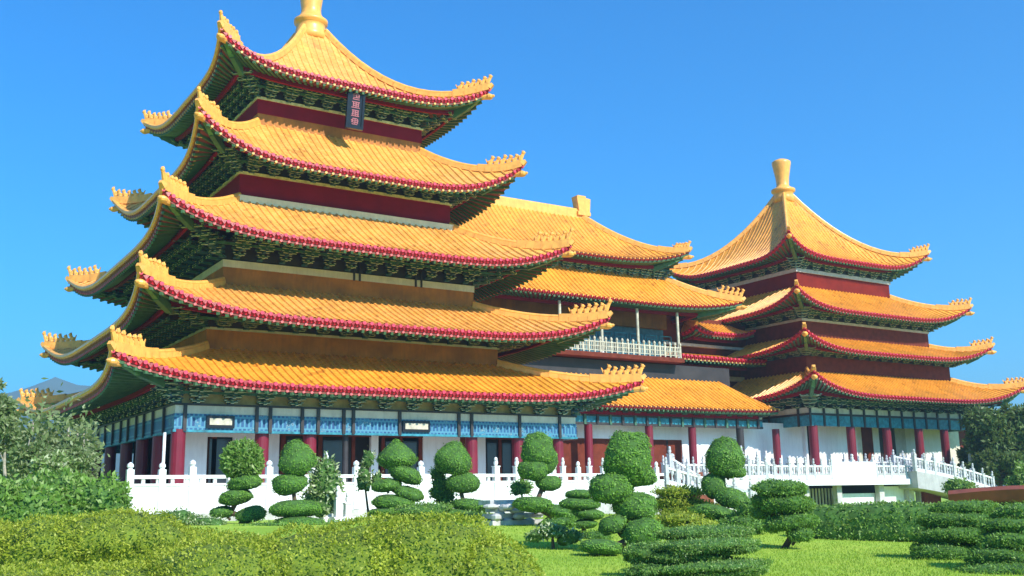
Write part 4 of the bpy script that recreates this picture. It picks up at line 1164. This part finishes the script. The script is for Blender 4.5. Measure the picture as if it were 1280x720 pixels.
topiary('topiary_shrub', (885,722), 27, [(878,666,52,8,-2,1.0,2.6),(888,683,60,10,-2,0,2.6),(862,697,46,8,0,-.2,2.6),(888,712,66,10,-3,-.8,2.6)],
        'wide low four-tiered clipped shrub at the bottom edge, right of centre', 'shrub', None, mat='lf_big', leaf=.05, dens=560, amp=.07)
topiary('topiary_shrub', (800,712), 27, [(808,692,30,14,-4,0,2.2),(820,712,34,9,0,-.4,2.2)],
        'rough rounded shrub at the foot of the largest topiary', 'shrub', None, mat='lf_big', leaf=.052, dens=520, amp=.10)
topiary('topiary_shrub', (1196,698), 33, [(1206,636,33,8,0,.6,2.7),(1198,651,40,9,0,.3,2.7),(1207,668,42,9,3,0,2.7),(1172,673,28,8,6,-.1,2.7),(1178,692,33,11,4,-.4,2.7),(1212,686,16,7,-10,-.2)],
        'tiered cloud-pruned shrub on the right of the lawn, left of a matching one', 'shrub', 'tiered clipped shrubs at the right edge', mat='lf_dk', leaf=.052, dens=560, amp=.06)
topiary('topiary_shrub', (1275,722), 29, [(1278,641,30,10,-4,.6,2.7),(1268,657,34,9,0,.3,2.7),(1266,677,36,11,3,0,2.7),(1252,697,36,12,3,-.2,2.7),(1262,715,52,11,0,-.6,2.7)],
        'tiered clipped shrub cut by the right edge of the view', 'shrub', 'tiered clipped shrubs at the right edge', mat='lf_dk', leaf=.052, dens=560, amp=.06)
topiary('clipped_hedge', (1092,676), 43, [(1044,655,34,21,0,0,3.2),(1105,654,64,22,0,0,3.6),(1152,657,26,19,0,.4,3.2)],
        'long dark clipped hedge with a brighter flat top behind the lawn', 'hedge', None, mat='lf_big', leaf=.10, dens=460, amp=.03, trunk=False, depth=.3)
def shrub(name, pads, base, dist, label, cat='shrub', mat='lf_big', leaf=.1, dens=380, amp=.09, group=None, core='core', up=.3, box=2.1, depth=.8, trunk=False):
    b0 = atd(base[0], base[1], dist); b0 = Vector((b0.x, b0.y, gz(b0.x, b0.y)))
    root = empty(name, b0, label, cat, group); rt, fw = pad_frame(b0)
    bas = np.array([[rt.x, fw.x, 0],[rt.y, fw.y, 0],[0,0,1]])
    VV = []; mb = MB(); info = []
    for pd in pads:
        px, py, rx, ry = pd[:4]; D = dist+(pd[4] if len(pd) > 4 else 0); c = atd(px, py, D); sc = D/F_PX
        info.append((c, np.array([rx*sc, max(rx*sc*depth, ry*sc*.7), ry*sc]), int(px*3+py)))
    for c, rad, seed in info:
        n = int(dens*2.6*(rad[0]*rad[1]+rad[0]*rad[2]+rad[1]*rad[2])*(.1/leaf)**1.5)
        P, Nn = ell_pts(n, (0,0,0), rad, amp, seed, box=box, minz=-.75)
        P = P@bas.T+np.array(c); Nn = Nn@bas.T
        keep = P[:,2] > gz(b0.x, b0.y)-.1
        for c2, r2_, s2 in info:
            if c2 is c: continue
            q_ = (P-np.array(c2))@bas/r2_; keep &= ((q_**2).sum(1) > .72)
        # leave out what the photographer could never see: the far underside
        P = P[keep]; Nn = Nn[keep]
        P = P+Nn*rng.normal(0, leaf*.55, (len(P),1))-Nn*leaf*.4
        VV.append(leaves_arr(P, Nn, leaf, up, .6))
        core_mb(mb, c, rad, .9, box, amp, seed, bas)
    quads_obj('foliage', np.concatenate(VV), M[mat], root)
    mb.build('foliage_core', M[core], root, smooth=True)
    if trunk:
        mb = MB(); mb.cyl(b0+Vector((0,0,-.1)), info[0][0], .07, .04, 7); mb.build('trunk', M['bark'], root)
    return root
# garden bushes
shrub('garden_shrub', [(406,603,19,26),(402,625,20,20)], (405,660), 49, 'white-flecked variegated shrub beside the small white posts', mat='lf_vari', leaf=.15, dens=420, amp=.12)
shrub('garden_shrub', [(551,612,14,14),(556,626,12,14),(548,592,8,8)], (552,650), 51, 'dark grey-green bush tucked behind the egg-topped topiary', mat='lf_dk', leaf=.12, dens=380, amp=.15)
shrub('garden_shrub', [(652,610,13,10)], (654,650), 47, 'small dark bush just left of the stacked-ball topiary', mat='lf_dk', leaf=.1, amp=.15, trunk=True)
shrub('garden_shrub', [(530,640,34,10),(590,650,30,8)], (550,655), 49, 'low green bush between two topiaries at the foot of the parapet', mat='lf_big', leaf=.1, amp=.12)
shrub('garden_shrub', [(455,598,8,14),(461,575,7,10),(470,600,6,8)], (462,640), 52.5, 'thin leafy shrub standing behind the pointed topiary', mat='lf_vari', leaf=.13, amp=.2, dens=300, trunk=True)
shrub('garden_shrub', [(690,664,22,8),(712,672,14,9),(672,670,14,7)], (692,686), 36, 'small feathery tree with a dark shadow on the lawn', 'small tree', mat='lf_vari', leaf=.1, dens=300, amp=.22, trunk=True)
shrub('garden_shrub', [(850,616,30,7),(840,628,32,7),(862,636,34,9)], (855,652), 47, 'yellow-green low shrubs right of the largest topiary', mat='lf_yel', leaf=.09, core='core_y', amp=.12)
shrub('garden_shrub', [(848,650,26,9),(830,664,22,7),(870,658,24,7)], (850,668), 42, 'golden-green bush on the lawn edge in front of the yellow-green low shrubs', mat='lf_yel', leaf=.085, core='core_y', amp=.12)
shrub('garden_shrub', [(928,655,30,12),(940,640,20,14),(925,668,26,8)], (930,672), 44, 'green bush filling the gap between rounded-head topiary and mushroom topiary', mat='lf_dk', leaf=.09, amp=.12)
shrub('garden_shrub', [(700,655,20,7),(745,672,20,7)], (725,672), 40, 'ragged low bush under the sloping pads of the stacked-ball topiary', mat='lf_dk', leaf=.08, amp=.15)
shrub('garden_shrub', [(1203,612,16,9),(1192,607,9,7)], (1200,628), 64, 'bright shrub growing under the grey stairway', mat='lf_big', leaf=.14, amp=.15, dens=420)
shrub('garden_shrub', [(1284,612,24,26),(1268,636,14,8)], (1272,640), 66, 'bright leafy bush at the right edge below the dark trees', mat='lf_big', leaf=.15, amp=.15, dens=420)
shrub('garden_shrub', [(220,650,26,10),(260,655,22,8),(235,662,20,8)], (235,668), 47, 'low grey-leaved plants at the foot of the parapet plinth', mat='lf_vari', leaf=.1, amp=.18, dens=280)
shrub('garden_shrub', [(335,662,30,7),(310,664,24,6),(425,660,22,8)], (340,668), 46, 'low ground plants under the egg-shaped and coarse-crowned topiaries', mat='lf_big', leaf=.1, amp=.15)
# broad-leaved shrubs on the left
shrub('broadleaf_shrub', [(20,640,46,32),(-30,637,50,36)], (20,670), 34, 'big rounded broad-leaved shrub at the left edge', mat='lf_big', leaf=.14, dens=520, amp=.09)
shrub('broadleaf_shrub', [(68,622,42,28),(62,648,55,24)], (68,670), 36, 'tall rounded broad-leaved shrub rising behind its neighbours on the left', mat='lf_big', leaf=.14, dens=520, amp=.09)
shrub('broadleaf_shrub', [(118,632,38,28),(110,652,46,20)], (115,670), 35, 'rounded broad-leaved shrub touching the left end of the white parapet', mat='lf_big', leaf=.14, dens=520, amp=.09)
# foreground hedges
shrub('foreground_hedge', [(20,706,85,44,1),(150,684,84,42,0),(70,698,70,44,0),(-60,706,80,46,1)], (110,760), 21, 'rounded yellow-green hedge mound at the left, behind the foremost hedge', 'hedge', mat='lf_yel', leaf=.045, dens=430, amp=.07, core='core_y', up=.8)
shrub('foreground_hedge', [(300,712,100,42,0),(238,702,60,36,1),(400,706,80,36,0)], (310,760), 20, 'low yellow-green hedge in the middle distance below the coarse-crowned topiary', 'hedge', mat='lf_yel', leaf=.045, dens=430, amp=.06, core='core_y', up=.8)
shrub('foreground_hedge', [(10,790,150,66,1),(150,776,150,70,0),(300,752,130,72,-.3),(430,735,130,78,-.3),(540,730,112,82,-.5),(610,742,76,66,-.8),(640,775,60,60,-.8)], (400,860), 13.5,
      'foremost yellow-green feathery hedge spreading across the bottom left', 'hedge', mat='lf_yel', leaf=.034, dens=430, amp=.06, core='core_y', up=1.1)

# trees
def tree(base, dist, h_px, crown, label, mat='lf_tree', leaf=.19, n_leaf=6000, bark='palebark', group=None, clumps=26, tr=.12, name='tree', fill=.5):
    b = atd(base[0], base[1], dist); b = Vector((b.x, b.y, gz(b.x, b.y)))
    root = empty(name, b, label, 'tree', group); rt, fw = pad_frame(b); sc = dist/F_PX
    top = atd(base[0], base[1]-h_px, dist)
    cx, cy, rx, ry = crown; c = atd(cx, cy, dist); rs = np.random.default_rng(int(cx*3+cy))
    mb = MB(); pts = [b]
    for k in range(1, 5): pts.append(b.lerp(Vector((top.x, top.y, top.z)), k/4)+Vector((rs.normal(0,.12), rs.normal(0,.12), 0)))
    for k in range(4): mb.cyl(pts[k], pts[k+1], tr*(1-k*.2), tr*(1-(k+1)*.2), 8)
    V = []
    for k in range(clumps):
        d = rs.normal(0, 1, 3); d /= np.linalg.norm(d); r = .80*rs.uniform(.3, 1)**.5
        cc = np.array(c)+(np.array(rt)*d[0]*rx*sc+np.array(fw)*d[1]*rx*sc*.8)*r+np.array([0,0,d[2]*ry*sc*r])
        if cc[2] < b.z+.4: cc[2] = b.z+.4
        cr = min(rx, ry)*sc*rs.uniform(.26, .46)
        n = n_leaf//clumps; D = rs.normal(0, 1, (n,3)); D /= np.linalg.norm(D, axis=1)[:,None]
        P = cc+D*cr*(rs.uniform(0, 1, (n,1))**fill)*np.array([1.15,1.15,.8])
        V.append(leaves_arr(P, D, leaf, .2, .7))
        a = pts[0].lerp(pts[-1], min(.95, max(.25, (cc[2]-b.z)/max(1, top.z-b.z)-.15)))
        mb.cyl(a, Vector(cc), tr*.3, tr*.1, 5)
    mb.build('trunk', M[bark], root)
    quads_obj('crown', np.concatenate(V), M[mat], root)
TL = 'trees beyond the left shrubs'
tree((8,604), 56, 96, (4,532,16,36), 'green tree with a thick trunk at the left edge of the view', n_leaf=5200, group=TL)
tree((34,606), 54, 56, (38,572,19,18), 'slender tree second from the left edge, leaves hanging low', n_leaf=3200, group=TL, tr=.1)
tree((62,606), 57, 60, (62,568,18,18), 'slim pale-trunked tree in the middle of the left grove', n_leaf=2200, group=TL, tr=.1)
tree((88,608), 55, 56, (90,574,19,18), 'leafy tree of the left grove nearest the left tower', n_leaf=3000, group=TL, tr=.11)
tree((72,608), 50, 44, (72,585,26,17), 'short dusty-leaved tree in front of the left grove', n_leaf=3500, group=TL, tr=.08, mat='lf_vari', leaf=.2)
tree((-20,604), 62, 120, (-14,520,28,50), 'tree cut by the left edge, behind the thick-trunked one', n_leaf=4500, group=TL)
for i, (px, hp, d) in enumerate(((18,78,58),(25,70,60),(42,78,57),(48,72,62),(54,78,59),(70,74,58),(78,70,62),(84,74,57),(96,66,60),(104,62,57),(110,60,61))):
    b = atd(px, 604, d); b = Vector((b.x, b.y, gz(b.x, b.y))); t = atd(px+random.uniform(-3,3), 604-hp, d)
    root = empty('bamboo', b, 'thin bare pale stem in the left grove, among other thin stems', 'bamboo', 'thin pale stems of the left grove')
    mb = MB(); mb.cyl(b, t, .09, .04, 7); mb.build('stem', M['palebark'], root)
    P = np.array(t)[None,:]+rng.normal(0, 1, (420,3))*np.array([.4,.4,1.0])-np.array([0,0,1.4]); quads_obj('leaves', leaves_arr(P, rng.normal(0,1,(420,3)), .26, .2, .6), M['lf_tree'], root)
TR = 'dark trees behind the right tower'
for i, (cx, cy, rx, ry, d, lab) in enumerate(((1236,545,26,40,118,'dark tree touching the eave corner of the right tower'),(1262,550,30,46,124,'dense dark tree at the right edge, tallest of the right group'),
        (1290,556,30,50,120,'dark tree cut by the right edge of the view'),(1222,570,18,26,122,'low dark tree behind the stair balustrades'),(1250,585,34,20,116,'spreading low tree below the dark right trees'))):
    tree((cx, 610), d, 612-cy+ry*.4, (cx,cy,rx,ry), lab, mat='lf_far', leaf=.38, n_leaf=9000, bark='bark', group=TR, clumps=34, tr=.25)
# distant woodland behind everything, left
def far_wood():
    V = []
    for k in range(46):
        px = random.uniform(-260, 125); d = random.uniform(130, 210); c = atd(px, 618-random.uniform(0, 34), d)
        n = 500; D = rng.normal(0,1,(n,3)); D /= np.linalg.norm(D, axis=1)[:,None]
        P = np.array(c)+D*rng.uniform(.3,1,(n,1))*np.array([4.5,4.5,2.2]); P = P[P[:,2] > -2]
        V.append(leaves_arr(P, D[:len(P)], .6, .2, .7))
    o = quads_obj('distant_wood', np.concatenate(V), M['lf_tree']); setp(o, 'hazy far-off wood behind the left grove', 'woodland', kind='stuff')
far_wood()

# grass blades on the near lawn
def grass():
    n = 90000
    px = rng.uniform(543, 1307, n); dd = rng.uniform(0, 1, n)
    D = 22+46*dd**1.2
    X = np.zeros((n,3))
    rays = np.array([tuple(ray(p, 620)) for p in np.linspace(540, 1310, 400)])
    idx = ((px-540)/770*399).astype(int); v = rays[idx]; h = np.hypot(v[:,0], v[:,1])
    X[:,0] = v[:,0]/h*D; X[:,1] = v[:,1]/h*D; X[:,:2] += rng.normal(0,.2,(n,2))
    X[:,2] = [gz(a, b) for a, b in X[:,:2]]
    up = rng.normal(0,.35,(n,3)); up[:,2] = 1; s = rng.uniform(.03,.07,n)[:,None]
    sd = rng.normal(0,1,(n,3)); sd[:,2] = 0; sd /= np.linalg.norm(sd,axis=1)[:,None]
    V = np.stack([X-sd*.012, X+sd*.012, X+up*s+sd*.004, X+up*s-sd*.004], 1).reshape(-1,3)
    o = quads_obj('grass', V, M['grass']); setp(o, 'short bright green lawn grass between the clipped trees', 'grass', kind='stuff')
grass()
